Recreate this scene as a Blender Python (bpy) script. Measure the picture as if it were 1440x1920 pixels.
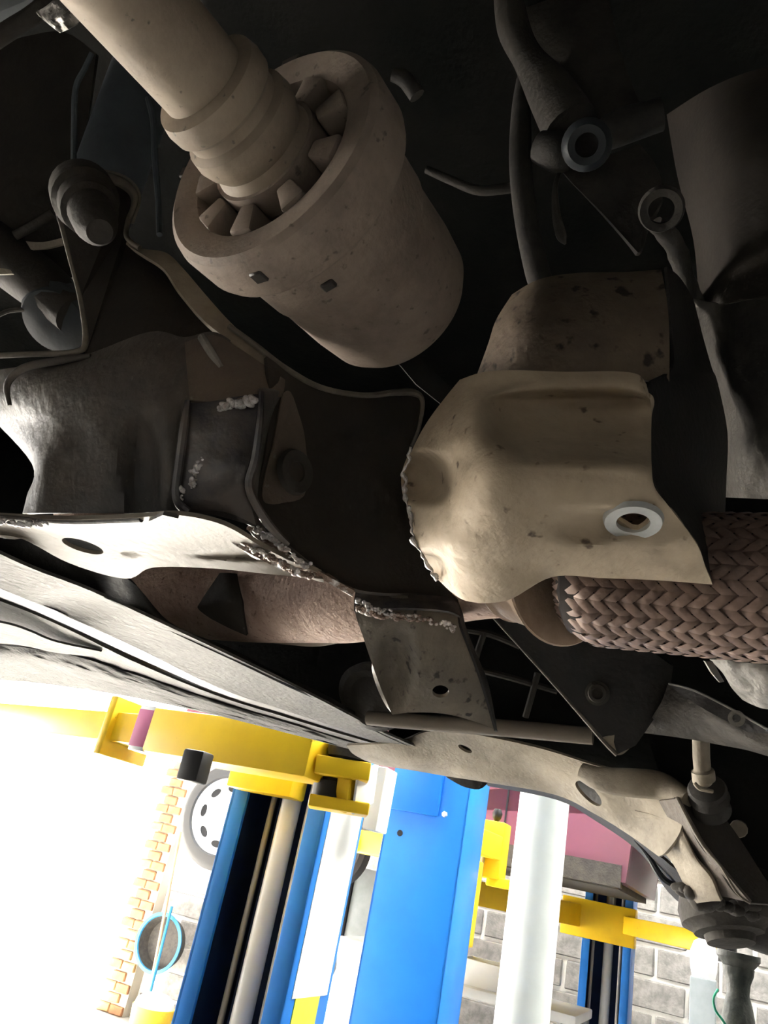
import bpy, bmesh, math, random
from mathutils import Vector, Matrix, noise as mnoise

random.seed(7)
S = bpy.context.scene
COL = S.collection
for o in list(bpy.data.objects):
    bpy.data.objects.remove(o)

# ------------------------------------------------------------------ camera
FPX = 1450.0
PITCH = math.radians(24.5)
ROLL = math.radians(12.3)
CAM = Vector((0, 0, 1.6))
FWD = Vector((0, math.cos(PITCH), math.sin(PITCH)))
UP0 = Vector((0, -math.sin(PITCH), math.cos(PITCH)))
RT0 = Vector((1, 0, 0))
RGT = RT0 * math.cos(ROLL) + UP0 * math.sin(ROLL)
UPV = -RT0 * math.sin(ROLL) + UP0 * math.cos(ROLL)
cd = bpy.data.cameras.new('camera')
cam = bpy.data.objects.new('camera', cd)
COL.objects.link(cam)
m = Matrix((RGT, UPV, -FWD)).transposed().to_4x4()
m.translation = CAM
cam.matrix_world = m
cd.sensor_fit = 'VERTICAL'
cd.sensor_height = 36.0
cd.sensor_width = 27.0
cd.lens = FPX / 1920 * 36.0
cd.clip_start = 0.02
cd.clip_end = 200
S.camera = cam

# ------------------------------------------------------------------ light
S.view_settings.view_transform = 'Standard'
S.view_settings.look = 'None'
S.view_settings.gamma = 1
S.view_settings.use_curve_mapping = False
S.view_settings.exposure = 3.25
S.cycles.max_bounces = 7
S.cycles.diffuse_bounces = 4
w = bpy.data.worlds.new('World')
S.world = w
w.use_nodes = True
bg = w.node_tree.nodes['Background']
bg.inputs[0].default_value = (1.0, 0.985, 0.96, 1)
bg.inputs[1].default_value = 5.0
ANG = math.radians(27)
CA, SA = math.cos(ANG), math.sin(ANG)
E1 = Vector((CA, -SA, 0))
E2 = Vector((SA, CA, 0))
def B(s, t, z):
    return E1 * s + E2 * t + Vector((0, 0, z))
sd = bpy.data.lights.new('sun', 'SUN')
sd.energy = 36.0
sd.angle = math.radians(0.6)
sd.color = (1, 0.95, 0.86)
sun = bpy.data.objects.new('sun', sd)
COL.objects.link(sun)
# sun stands over the yard beyond the big doorway, behind the brick pier on the left
sdir = (E1 * 0.44 - E2 * 0.62 + Vector((0, 0, -0.58))).normalized()
sun.rotation_euler = sdir.to_track_quat('-Z', 'Y').to_euler()
sun.location = (-4, -4, 8)
# daylight portals in the back doorway and the added side opening (they only guide the sky light, they emit nothing themselves)
def portal(name, c, nrm_, w_, h_):
    d_ = bpy.data.lights.new(name, 'AREA')
    d_.shape = 'RECTANGLE'
    d_.size = w_
    d_.size_y = h_
    d_.cycles.is_portal = True
    o_ = bpy.data.objects.new(name, d_)
    COL.objects.link(o_)
    zx = -nrm_.normalized()
    yv = Vector((0, 0, 1)) if abs(zx.z) < 0.9 else E2.copy()
    xv = yv.cross(zx).normalized()
    mm = Matrix((xv, yv, zx)).transposed().to_4x4()
    mm.translation = c
    o_.matrix_world = mm
portal('daylight_side', B(-9.05, 0.9, 1.25), E1, 2.4, 2.5)
portal('daylight_door', B(-7.1, 6.95, 2.2), -E2, 4.4, 4.4)

# ------------------------------------------------------------------ helpers
def ray(px, py):
    return FWD + RGT * ((px - 720) / FPX) + UPV * ((960 - py) / FPX)
def W(px, py, d):
    return CAM + ray(px, py) * d
def Z(px, py, z):                     # depth at which the sight line reaches height z
    return (px, py, (z - CAM.z) / ray(px, py).z)
def T(px, py, t):                     # depth at which it reaches building depth t
    return (px, py, t / ray(px, py).dot(E2))
def onT(px, py, t):
    p = W(*T(px, py, t))
    return p.dot(E1), p.z
def pm(d):                            # metres for one pixel at depth d
    return d / FPX

def link(o, parent=None):
    COL.objects.link(o)
    if parent is not None:
        o.parent = parent
        o.matrix_parent_inverse = parent.matrix_world.inverted()
    return o
def meshobj(name, bm, mat, parent=None, smooth=True, angle=40):
    bm.normal_update()
    me = bpy.data.meshes.new(name)
    bm.to_mesh(me)
    bm.free()
    me.materials.append(mat)
    if smooth:
        me.shade_smooth()
        me.set_sharp_from_angle(angle=math.radians(angle))
    o = bpy.data.objects.new(name, me)
    return link(o, parent)
def tag(o, label, cat, group=None):
    o['label'] = label
    o['category'] = cat
    if group:
        o['group'] = group
    return o
def struct(o, label=None):
    o['kind'] = 'structure'
    if label:
        o['label'] = label
    return o
def thing(name, loc, label, cat, group=None):
    o = bpy.data.objects.new(name, None)
    o.empty_display_size = 0.1
    o.location = loc
    COL.objects.link(o)
    o.matrix_world = Matrix.Translation(loc)
    return tag(o, label, cat, group)

def cr(p0, p1, p2, p3, t):
    t2, t3 = t * t, t * t * t
    return [0.5 * ((2 * b) + (-a + c) * t + (2 * a - 5 * b + 4 * c - d) * t2 + (-a + 3 * b - 3 * c + d) * t3)
            for a, b, c, d in zip(p0, p1, p2, p3)]
def spline(pts, k, lin=False):
    out = []
    n = len(pts)
    for i in range(n - 1):
        p0 = pts[max(i - 1, 0)]; p1 = pts[i]; p2 = pts[i + 1]; p3 = pts[min(i + 2, n - 1)]
        for j in range(k):
            t = j / k
            if lin:
                out.append([a + (b - a) * t for a, b in zip(p1, p2)])
            else:
                out.append(cr(p0, p1, p2, p3, t))
    out.append(list(pts[-1]))
    return out
def patch(name, grid, mat, parent=None, k=5, thick=0.003, lin=False, rough=0.0, rs=60, bumps=(), angle=50):
    """sheet of pressed metal through control points (px, py, depth); bumps = (px, py, rx, ry, metres away)"""
    rows = [spline([tuple(p) for p in r], k, lin) for r in grid]
    cols = list(zip(*rows))
    cols = [spline(c, k, lin) for c in cols]
    nr, nc = len(cols[0]), len(cols)
    bm = bmesh.new()
    V = []
    for r in range(nr):
        row = []
        for c in range(nc):
            x, y, d = cols[c][r]
            for bx, by, rx, ry, am in bumps:
                q = ((x - bx) / rx) ** 2 + ((y - by) / ry) ** 2
                if q < 1:
                    d += am * (1 - q) ** 2 * (1 + 2 * q) if am else 0
            p = W(x, y, d)
            if rough:
                p += ray(x, y) * (mnoise.noise(p * rs) * rough)
            row.append(bm.verts.new(p))
        V.append(row)
    for r in range(nr - 1):
        for c in range(nc - 1):
            try:
                bm.faces.new((V[r][c], V[r + 1][c], V[r + 1][c + 1], V[r][c + 1]))
            except ValueError:
                pass
    bm.normal_update()
    if thick:
        Nn = {v: v.normal.copy() for row in V for v in row}
        Bk = [[bm.verts.new(v.co - Nn[v] * thick) for v in row] for row in V]
        for r in range(nr - 1):
            for c in range(nc - 1):
                bm.faces.new((Bk[r][c], Bk[r][c + 1], Bk[r + 1][c + 1], Bk[r + 1][c]))
        for r in range(nr - 1):
            bm.faces.new((V[r][0], Bk[r][0], Bk[r + 1][0], V[r + 1][0]))
            bm.faces.new((V[r][-1], V[r + 1][-1], Bk[r + 1][-1], Bk[r][-1]))
        for c in range(nc - 1):
            bm.faces.new((V[0][c], V[0][c + 1], Bk[0][c + 1], Bk[0][c]))
            bm.faces.new((V[-1][c], Bk[-1][c], Bk[-1][c + 1], V[-1][c + 1]))
    return meshobj(name, bm, mat, parent, angle=angle)
def plate(name, pts, mat, parent=None, thick=0.004, smooth_k=0, bevel=0.0):
    """flat plate cut to an outline of (px, py, depth)"""
    if smooth_k:
        P = list(pts) + [pts[0]]
        ext = [pts[-1]] + P + [pts[1]]
        out = []
        for i in range(1, len(ext) - 2):
            for j in range(smooth_k):
                out.append(cr(ext[i - 1], ext[i], ext[i + 1], ext[i + 2], j / smooth_k))
        pts = out
    co = [W(*p) for p in pts]
    n = Vector((0, 0, 0))
    for i in range(len(co)):
        a, b = co[i], co[(i + 1) % len(co)]
        n += (a - CAM).cross(b - CAM) * 0 + a.cross(b)
    n.normalize()
    cen = sum(co, Vector()) / len(co)
    if n.dot(CAM - cen) < 0:
        n = -n
        co.reverse()
    bm = bmesh.new()
    f = [bm.verts.new(c) for c in co]
    bk = [bm.verts.new(c - n * thick) for c in co]
    bm.faces.new(f)
    bm.faces.new(list(reversed(bk)))
    for i in range(len(f)):
        j = (i + 1) % len(f)
        bm.faces.new((f[j], f[i], bk[i], bk[j]))
    bmesh.ops.triangulate(bm, faces=[q for q in bm.faces if len(q.verts) > 4])
    if bevel:
        ed = [e for e in bm.edges if e.calc_face_angle(0) > 0.6]
        bmesh.ops.bevel(bm, geom=ed, offset=bevel, segments=2, affect='EDGES', profile=0.5)
    return meshobj(name, bm, mat, parent, angle=35)
def frames(co):
    n = len(co)
    tans = [(co[min(i + 1, n - 1)] - co[max(i - 1, 0)]).normalized() for i in range(n)]
    u = tans[0].orthogonal().normalized()
    fr = []
    for i in range(n):
        if i:
            q = tans[i - 1].rotation_difference(tans[i])
            u = q @ u
            u = (u - tans[i] * u.dot(tans[i])).normalized()
        fr.append((tans[i], u, tans[i].cross(u)))
    return fr
def add_tube(bm, co, rad, seg=16, caps=True):
    fr = frames(co)
    rings = []
    for i, c in enumerate(co):
        _, u, v = fr[i]
        rings.append([bm.verts.new(c + (u * math.cos(a) + v * math.sin(a)) * rad[i])
                      for a in [2 * math.pi * j / seg for j in range(seg)]])
    for i in range(len(co) - 1):
        for j in range(seg):
            k = (j + 1) % seg
            bm.faces.new((rings[i][j], rings[i][k], rings[i + 1][k], rings[i + 1][j]))
    if caps:
        bm.faces.new(list(reversed(rings[0])))
        bm.faces.new(rings[-1])
def tube(name, pts, mat, parent=None, seg=16, k=5, lin=False, world=False, rough=0.0, rs=90):
    """round bar or pipe through (px, py, depth, radius in metres)"""
    sp = spline([tuple(p) for p in pts], k, lin)
    co = [Vector(p[:3]) if world else W(*p[:3]) for p in sp]
    rad = [max(p[3], 1e-4) for p in sp]
    if rough:
        rad = [r * (1 + rough * mnoise.noise(c * rs)) for r, c in zip(rad, co)]
    bm = bmesh.new()
    add_tube(bm, co, rad, seg)
    return meshobj(name, bm, mat, parent)
def add_lathe(bm, a, axis, prof, seg=48, closed=False):
    axis = axis.normalized()
    u = axis.orthogonal().normalized()
    v = axis.cross(u)
    rings = []
    for s, r in prof:
        c = a + axis * s
        rings.append([bm.verts.new(c + (u * math.cos(t) + v * math.sin(t)) * max(r, 1e-4))
                      for t in [2 * math.pi * j / seg for j in range(seg)]])
    n = len(rings)
    for i in range(n if closed else n - 1):
        ii = (i + 1) % n
        for j in range(seg):
            k = (j + 1) % seg
            bm.faces.new((rings[i][j], rings[i][k], rings[ii][k], rings[ii][j]))
    if not closed:
        bm.faces.new(list(reversed(rings[0])))
        bm.faces.new(rings[-1])
def lathe(name, a, axis, prof, mat, parent=None, seg=48, closed=False, angle=35):
    bm = bmesh.new()
    add_lathe(bm, a, axis, prof, seg, closed)
    return meshobj(name, bm, mat, parent, angle=angle)
def add_obox(bm, c, ax, ay, az, hx, hy, hz):
    vs = [bm.verts.new(c + ax * (hx * i) + ay * (hy * j) + az * (hz * k))
          for i in (-1, 1) for j in (-1, 1) for k in (-1, 1)]
    for f in ((0, 1, 3, 2), (4, 6, 7, 5), (0, 4, 5, 1), (2, 3, 7, 6), (0, 2, 6, 4), (1, 5, 7, 3)):
        bm.faces.new([vs[i] for i in f])
    return vs
def add_bbox(bm, s0, s1, t0, t1, z0, z1):
    add_obox(bm, B((s0 + s1) / 2, (t0 + t1) / 2, (z0 + z1) / 2), E1, E2, Vector((0, 0, 1)),
             abs(s1 - s0) / 2, abs(t1 - t0) / 2, abs(z1 - z0) / 2)
def bevel_all(bm, off, seg=2):
    bmesh.ops.recalc_face_normals(bm, faces=bm.faces)
    bmesh.ops.bevel(bm, geom=list(bm.edges), offset=off, segments=seg, affect='EDGES', profile=0.5)
def boxes(name, lst, mat, parent=None, bevel=0.0):
    """boxes in building coordinates (s0, s1, t0, t1, z0, z1), joined into one part"""
    bm = bmesh.new()
    for b in lst:
        b2 = bmesh.new()
        add_bbox(b2, *b)
        if bevel:
            bevel_all(b2, bevel)
        me = bpy.data.meshes.new('tmp')
        b2.to_mesh(me); b2.free()
        bm.from_mesh(me)
        bpy.data.meshes.remove(me)
    bmesh.ops.recalc_face_normals(bm, faces=bm.faces)
    return meshobj(name, bm, mat, parent, angle=35)
def beam(name, a, b, wide, high, mat, parent=None, bevel=0.004, up=Vector((0, 0, 1))):
    """bar of rectangular section between two world points"""
    ax = (b - a).normalized()
    ay = up.cross(ax).normalized()
    az = ax.cross(ay)
    bm = bmesh.new()
    add_obox(bm, (a + b) / 2, ax, ay, az, (b - a).length / 2, wide / 2, high / 2)
    bevel_all(bm, bevel)
    return meshobj(name, bm, mat, parent, angle=35)
def cut(o, cutters):
    """drill holes: cutters = (centre, axis, rx, ry, along)"""
    bm = bmesh.new()
    for c, ax, rx, ry, along in cutters:
        ax = ax.normalized()
        u = (along - ax * along.dot(ax)).normalized()
        v = ax.cross(u)
        r0 = []; r1 = []
        for j in range(32):
            t = 2 * math.pi * j / 32
            q = u * (math.cos(t) * rx) + v * (math.sin(t) * ry)
            r0.append(bm.verts.new(c + q - ax * 0.014)); r1.append(bm.verts.new(c + q + ax * 0.010))
        for j in range(32):
            k = (j + 1) % 32
            bm.faces.new((r0[j], r0[k], r1[k], r1[j]))
        bm.faces.new(list(reversed(r0))); bm.faces.new(r1)
    bmesh.ops.recalc_face_normals(bm, faces=bm.faces)
    me = bpy.data.meshes.new('cutter')
    bm.to_mesh(me); bm.free()
    co = bpy.data.objects.new('cutter', me)
    COL.objects.link(co)
    md = o.modifiers.new('b', 'BOOLEAN')
    md.object = co
    md.operation = 'DIFFERENCE'
    md.solver = 'EXACT'
    dg = bpy.context.evaluated_depsgraph_get()
    new = bpy.data.meshes.new_from_object(o.evaluated_get(dg))
    o.modifiers.clear()
    old = o.data
    o.data = new
    new.name = old.name
    bpy.data.meshes.remove(old)
    bpy.data.objects.remove(co)
    bpy.data.meshes.remove(me)
def hit(o, x, y):
    d_ = ray(x, y)
    mi = o.matrix_world.inverted()
    ok, loc, n, i = o.ray_cast(mi @ CAM, (mi.to_3x3() @ d_).normalized())
    return o.matrix_world @ loc, n
def nrm(o, p):
    ok, loc, n, i = o.closest_point_on_mesh(o.matrix_world.inverted() @ p)
    return n

# ------------------------------------------------------------------ materials
def mat(name, c1, c2=None, rough=0.65, metal=0.0, scale=14, mixlo=0.4, mixhi=0.62, bump=0.0, bscale=180,
        spec=0.35, speck=None, sscale=120, slo=0.62, emit=None, stretch=None):
    M = bpy.data.materials.new(name)
    M.use_nodes = True
    nt = M.node_tree
    b = nt.nodes['Principled BSDF']
    b.inputs['Roughness'].default_value = rough
    b.inputs['Metallic'].default_value = metal
    b.inputs['Specular IOR Level'].default_value = spec
    tc = nt.nodes.new('ShaderNodeTexCoord')
    src = tc.outputs['Object']
    if stretch:
        mp = nt.nodes.new('ShaderNodeMapping')
        mp.inputs['Scale'].default_value = stretch
        nt.links.new(src, mp.inputs[0])
        src = mp.outputs[0]
    last = None
    if c2:
        n = nt.nodes.new('ShaderNodeTexNoise')
        n.inputs['Scale'].default_value = scale
        n.inputs['Detail'].default_value = 8
        n.inputs['Roughness'].default_value = 0.65
        nt.links.new(src, n.inputs['Vector'])
        r = nt.nodes.new('ShaderNodeMapRange')
        r.inputs['From Min'].default_value = mixlo
        r.inputs['From Max'].default_value = mixhi
        nt.links.new(n.outputs[0], r.inputs[0])
        mx = nt.nodes.new('ShaderNodeMix')
        mx.data_type = 'RGBA'
        mx.inputs[6].default_value = (*c1, 1)
        mx.inputs[7].default_value = (*c2, 1)
        nt.links.new(r.outputs[0], mx.inputs[0])
        last = mx.outputs[2]
    if speck:
        n = nt.nodes.new('ShaderNodeTexNoise')
        n.inputs['Scale'].default_value = sscale
        n.inputs['Detail'].default_value = 3
        nt.links.new(src, n.inputs['Vector'])
        r = nt.nodes.new('ShaderNodeMapRange')
        r.inputs['From Min'].default_value = slo
        r.inputs['From Max'].default_value = slo + 0.08
        nt.links.new(n.outputs[0], r.inputs[0])
        mx = nt.nodes.new('ShaderNodeMix')
        mx.data_type = 'RGBA'
        if last is None:
            mx.inputs[6].default_value = (*c1, 1)
        else:
            nt.links.new(last, mx.inputs[6])
        mx.inputs[7].default_value = (*speck, 1)
        nt.links.new(r.outputs[0], mx.inputs[0])
        last = mx.outputs[2]
    if last is None:
        b.inputs['Base Color'].default_value = (*c1, 1)
    else:
        nt.links.new(last, b.inputs['Base Color'])
    if bump:
        n = nt.nodes.new('ShaderNodeTexNoise')
        n.inputs['Scale'].default_value = bscale
        n.inputs['Detail'].default_value = 6
        nt.links.new(src, n.inputs['Vector'])
        bp = nt.nodes.new('ShaderNodeBump')
        bp.inputs['Strength'].default_value = bump
        bp.inputs['Distance'].default_value = 0.004
        nt.links.new(n.outputs[0], bp.inputs['Height'])
        nt.links.new(bp.outputs[0], b.inputs['Normal'])
    if emit:
        b.inputs['Emission Color'].default_value = (*emit[0], 1)
        b.inputs['Emission Strength'].default_value = emit[1]
    return M

M = {}
M['shaft'] = mat('dusty shaft steel', (0.30, 0.24, 0.18), (0.22, 0.175, 0.13), 0.62, 0.0, 22, bump=0.15, speck=(0.12, 0.1, 0.08), sscale=200, slo=0.66)
M['joint'] = mat('dusty joint casting', (0.28, 0.222, 0.178), (0.205, 0.162, 0.13), 0.7, 0, 30, bump=0.25, speck=(0.13, 0.1, 0.08), sscale=140, slo=0.64)
M['pocket'] = mat('dark recess steel', (0.025, 0.02, 0.017), (0.05, 0.04, 0.03), 0.5, 0, 40)  # dark tone puts the shade into pockets, notches and bores
M['shield'] = mat('dusty pressed shield', (0.47, 0.385, 0.28), (0.33, 0.26, 0.18), 0.7, 0, 11, 0.38, 0.7, bump=0.35, bscale=110, speck=(0.12, 0.09, 0.065), sscale=85, slo=0.66)
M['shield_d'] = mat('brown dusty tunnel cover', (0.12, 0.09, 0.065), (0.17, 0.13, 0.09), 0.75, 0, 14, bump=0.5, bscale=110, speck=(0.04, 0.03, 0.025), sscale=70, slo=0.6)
M['black'] = mat('underbody black and shade', (0.012, 0.011, 0.0105), (0.02, 0.017, 0.015), 0.6, 0, 20, bump=0.2)
M['cross'] = mat('black subframe with road dust', (0.05, 0.048, 0.047), (0.11, 0.09, 0.072), 0.55, 0, 7, 0.36, 0.66, bump=0.3, bscale=150, speck=(0.13, 0.11, 0.09), sscale=240, slo=0.68)
M['crossbrown'] = mat('brown dusty subframe', (0.13, 0.10, 0.075), (0.07, 0.06, 0.053), 0.6, 0, 9, bump=0.3, speck=(0.16, 0.14, 0.12), sscale=150, slo=0.66)
M['tar'] = mat('black tar paint', (0.04, 0.04, 0.048), (0.11, 0.093, 0.082), 0.25, 0, 18, bump=0.25, bscale=90, spec=0.6)
M['web'] = mat('brown subframe web in shade', (0.025, 0.02, 0.016), (0.035, 0.028, 0.022), 0.75, 0, 16, bump=0.2)  # brown darkened for the shade the web lies in
M['beige'] = mat('pale dusty sheet metal', (0.20, 0.172, 0.136), (0.155, 0.132, 0.104), 0.6, 0, 9, 0.42, 0.7, bump=0.15, speck=(0.2, 0.16, 0.12), sscale=90, slo=0.69)
M['grey'] = mat('grey dusty underseal', (0.085, 0.079, 0.071), (0.055, 0.051, 0.046), 0.75, 0, 10, bump=0.45, bscale=120, speck=(0.14, 0.135, 0.125), sscale=120, slo=0.66)
M['sill'] = mat('grey stone-chipped sill', (0.036, 0.034, 0.031), (0.06, 0.057, 0.052), 0.8, 0, 16, bump=0.8, bscale=120)
M['rust'] = mat('rusty pink exhaust steel', (0.37, 0.26, 0.205), (0.27, 0.18, 0.14), 0.85, 0, 24, bump=0.7, bscale=160, speck=(0.15, 0.09, 0.065), sscale=130, slo=0.64)
M['braid'] = mat('brown steel braid', (0.235, 0.16, 0.125), (0.165, 0.11, 0.088), 0.5, 0.25, 40, bump=0.15, spec=0.5)
M['braidin'] = mat('braid core', (0.02, 0.014, 0.012), None, 0.8)
M['collar'] = mat('tan exhaust collar', (0.46, 0.34, 0.25), (0.34, 0.24, 0.17), 0.55, 0.1, 18, bump=0.2)
M['weld'] = mat('shiny weld metal', (0.7, 0.68, 0.68), (0.4, 0.36, 0.33), 0.22, 0.35, 160, bump=0.6, bscale=260)
M['weldrust'] = mat('rusty weld spatter', (0.28, 0.2, 0.16), (0.8, 0.76, 0.73), 0.25, 0.3, 120, 0.5, 0.62, bump=0.8, bscale=240)
M['zinc'] = mat('zinc ring', (0.52, 0.53, 0.52), (0.42, 0.43, 0.42), 0.45, 0.4, 50)
M['bluegrey'] = mat('blue-grey damper paint', (0.04, 0.046, 0.052), (0.03, 0.033, 0.037), 0.5, 0, 20, bump=0.1)
M['rubber'] = mat('dusty black rubber', (0.03, 0.028, 0.026), (0.05, 0.045, 0.04), 0.75, 0, 30, bump=0.2)
M['greybrown'] = mat('grey-brown grime', (0.06, 0.053, 0.045), (0.036, 0.032, 0.028), 0.75, 0, 18, bump=0.5, bscale=120)
M['alu'] = mat('weathered aluminium casting', (0.24, 0.23, 0.21), (0.13, 0.12, 0.11), 0.6, 0.1, 20, bump=0.6, bscale=110)
M['arm'] = mat('dusty suspension arm', (0.33, 0.285, 0.22), (0.21, 0.18, 0.14), 0.65, 0, 16, bump=0.3)
M['foil'] = mat('crumpled silver foil', (0.6, 0.58, 0.55), (0.3, 0.28, 0.26), 0.35, 0.5, 60, bump=0.8)
M['pan'] = mat('underseal black and shade', (0.006, 0.0065, 0.006), (0.010, 0.0095, 0.0085), 0.85, 0, 10, bump=0.4, bscale=80, spec=0.08)
M['damper'] = mat('blue-grey damper', (0.10, 0.115, 0.13), (0.075, 0.085, 0.095), 0.5, 0, 20, bump=0.1)
M['tankgrey'] = mat('pale blue-grey paint', (0.30, 0.32, 0.34), (0.24, 0.26, 0.28), 0.5, 0, 12)
M['lip'] = mat('lightened sheet edge', (0.17, 0.148, 0.12), (0.10, 0.088, 0.073), 0.6, 0, 40)  # lighter tone makes edges read as lit against the faces
M['hanger'] = mat('speckled hanger plate', (0.17, 0.145, 0.112), (0.12, 0.104, 0.083), 0.6, 0, 16, bump=0.5, bscale=110, speck=(0.035, 0.03, 0.025), sscale=110, slo=0.6, stretch=(1, 1, 0.5))
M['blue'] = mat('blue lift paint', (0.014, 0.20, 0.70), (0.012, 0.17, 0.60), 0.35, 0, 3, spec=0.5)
M['bluein'] = mat('blue channel paint in shade', (0.01, 0.03, 0.11), (0.008, 0.015, 0.05), 0.6, 0, 4)  # darker blue puts the channel's inner shade into the colour
M['yellow'] = mat('yellow lift paint', (0.86, 0.56, 0.014), (0.74, 0.46, 0.012), 0.4, 0, 5, 0.42, 0.75, speck=(0.2, 0.11, 0.02), sscale=30, slo=0.72)
M['white'] = mat('white paint', (0.80, 0.81, 0.80), (0.74, 0.75, 0.75), 0.45, 0, 6)
M['chrome'] = mat('bright ram steel', (0.72, 0.74, 0.77), None, 0.3, 0.05)
M['cable'] = mat('steel cable', (0.36, 0.34, 0.32), None, 0.5, 0.4)
M['pink'] = mat('faded pink sticker', (0.55, 0.16, 0.30), None, 0.6)
M['lime'] = mat('lime warning label', (0.62, 0.66, 0.06), (0.5, 0.55, 0.05), 0.6, 0, 60)
M['red'] = mat('faded maroon car paint', (0.17, 0.055, 0.08), (0.15, 0.05, 0.07), 0.3, 0, 2, spec=0.6)
M['tyre'] = mat('black tyre rubber', (0.05, 0.05, 0.052), None, 0.8)
M['rim'] = mat('silver wheel paint', (0.72, 0.72, 0.73), None, 0.35, 0.2)
M['glass'] = mat('dark car glass', (0.02, 0.025, 0.03), None, 0.08, 0, spec=0.6)
M['concrete'] = mat('worn concrete floor', (0.12, 0.115, 0.11), (0.085, 0.082, 0.08), 0.75, 0, 1.3, bump=0.1)
M['bounce_slab'] = mat('pale bounce concrete', (0.42, 0.41, 0.385), (0.34, 0.33, 0.31), 0.75, 0, 1.2)
M['yard'] = mat('sunlit concrete yard', (0.66, 0.64, 0.60), (0.60, 0.58, 0.55), 0.8, 0, 1.0)
M['mortar'] = mat('white mortar', (0.74, 0.73, 0.70), (0.64, 0.63, 0.60), 0.9, 0, 9, bump=0.3)
M['block'] = mat('grey concrete block', (0.27, 0.26, 0.25), (0.17, 0.165, 0.16), 0.9, 0, 16, bump=0.7, bscale=70)
M['piermortar'] = mat('pale pier mortar', (0.42, 0.39, 0.33), None, 0.9)
M['brick'] = mat('orange-yellow brick', (0.30, 0.15, 0.075), (0.24, 0.11, 0.055), 0.9, 0, 9, bump=0.4, bscale=60)
M['brickb'] = mat('ochre brick', (0.36, 0.235, 0.11), (0.30, 0.185, 0.085), 0.9, 0, 9, bump=0.4, bscale=60)
M['roof'] = mat('corrugated roof sheet', (0.30, 0.30, 0.29), (0.24, 0.24, 0.235), 0.7, 0, 2)
M['bluepl'] = mat('blue plastic', (0.02, 0.15, 0.30), None, 0.45)
M['yelpl'] = mat('yellow plastic', (0.75, 0.52, 0.04), (0.62, 0.42, 0.03), 0.5, 0, 12)
M['wood'] = mat('wooden handle', (0.42, 0.26, 0.16), (0.33, 0.2, 0.12), 0.7, 0, 20)
M['pole'] = mat('white pole paint', (0.66, 0.70, 0.69), (0.60, 0.64, 0.63), 0.4, 0, 4)
M['greysteel'] = mat('grey painted steel', (0.22, 0.24, 0.25), (0.18, 0.2, 0.21), 0.5, 0, 8)
M['dkstand'] = mat('oily dark steel', (0.016, 0.02, 0.017), (0.045, 0.046, 0.04), 0.6, 0, 25, bump=0.8, bscale=60)
M['green'] = mat('green wire', (0.02, 0.30, 0.17), None, 0.5)
M['blackpl'] = mat('black plastic', (0.012, 0.012, 0.014), None, 0.5)

# ------------------------------------------------------------------ setting
def slab(name, s0, s1, t0, t1, z0, z1, m_):
    return struct(boxes(name, [(s0, s1, t0, t1, z0, z1)], m_))
TW = 6.9
slab('floor', -9.0, 6, -5, TW + 0.3, -0.12, 0, M['concrete'])
slab('floor_bounce_slab', -9.0, -1.3, 0.9, TW + 0.3, 0.0, 0.004, M['bounce_slab'])  # pale slab added to bounce sunlight up under the car
slab('floor_yard', -60, 40, TW + 0.3, 60, -0.3, -0.10, M['yard'])
slab('wall_front', -9.2, 6.2, -5.2, -5, -0.1, 4.6, M['block'])
struct(boxes('wall_left', [(-9.2, -9.0, -5.0, -0.3, -0.1, 4.6), (-9.2, -9.0, 2.1, TW + 0.3, -0.1, 4.6), (-9.2, -9.0, -0.3, 2.1, 2.5, 4.6)], M['block']))  # side opening is added to let daylight in under the car
slab('floor_side_yard', -60, -9.0, -40, TW + 0.3, -0.3, -0.10, M['yard'])
slab('wall_right', 6.0, 6.2, -5, TW + 0.3, -0.1, 4.6, M['block'])
# roof with one long rooflight, unseen, added to light the far bay
CEI = struct(boxes('ceiling', [(-9.2, 6.2, -5.2, 2.0, 4.6, 4.7), (-9.2, 6.2, 5.2, TW + 0.3, 4.6, 4.7),
                         (-9.2, -4.0, 2.0, 5.2, 4.6, 4.7), (3.0, 6.2, 2.0, 5.2, 4.6, 4.7)], M['roof']))

tm = bpy.data.materials.new('milky added rooflight')
tm.use_nodes = True
nt_ = tm.node_tree
nt_.nodes.clear()
ou_ = nt_.nodes.new('ShaderNodeOutputMaterial')
tr_ = nt_.nodes.new('ShaderNodeBsdfTranslucent')
tr_.inputs[0].default_value = (0.24, 0.245, 0.24, 1)
nt_.links.new(tr_.outputs[0], ou_.inputs[0])
for q_ in range(7):
    bm = bmesh.new()
    s_a = -4.0 + q_ * 1.0
    vs_ = [bm.verts.new(B(*c_)) for c_ in ((s_a, 1.98, 4.72), (s_a + 0.99, 1.98, 4.72), (s_a + 0.99, 5.22, 4.72), (s_a, 5.22, 4.72))]
    bm.faces.new(vs_)
    meshobj('added_rooflight', bm, tm, CEI, smooth=False)

# back wall: mortar core, blocks proud of it; brick pier at the door jamb
ps0 = onT(200, 1880, TW)[0]
ps1 = onT(318, 1650, TW)[0]
WB = boxes('wall_back', [(ps1, 6.0, TW + 0.012, TW + 0.2, 0, 4.6)], M['mortar'])
struct(WB)
BL, BH, MJ = 0.44, 0.215, 0.028
vs0, vs1 = ps1 + 0.02, 4.0
bme = {}
def blockmesh(L, H, D, nm, m_, rough):
    bm = bmesh.new()
    add_obox(bm, Vector((0, 0, 0)), Vector((1, 0, 0)), Vector((0, 1, 0)), Vector((0, 0, 1)), L / 2, D / 2, H / 2)
    bevel_all(bm, 0.008, 1)
    for v in bm.verts:
        v.co += Vector((random.uniform(-1, 1), random.uniform(-1, 1), random.uniform(-1, 1))) * rough
    me = bpy.data.meshes.new(nm)
    bm.to_mesh(me); bm.free()
    me.materials.append(m_)
    return me
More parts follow.
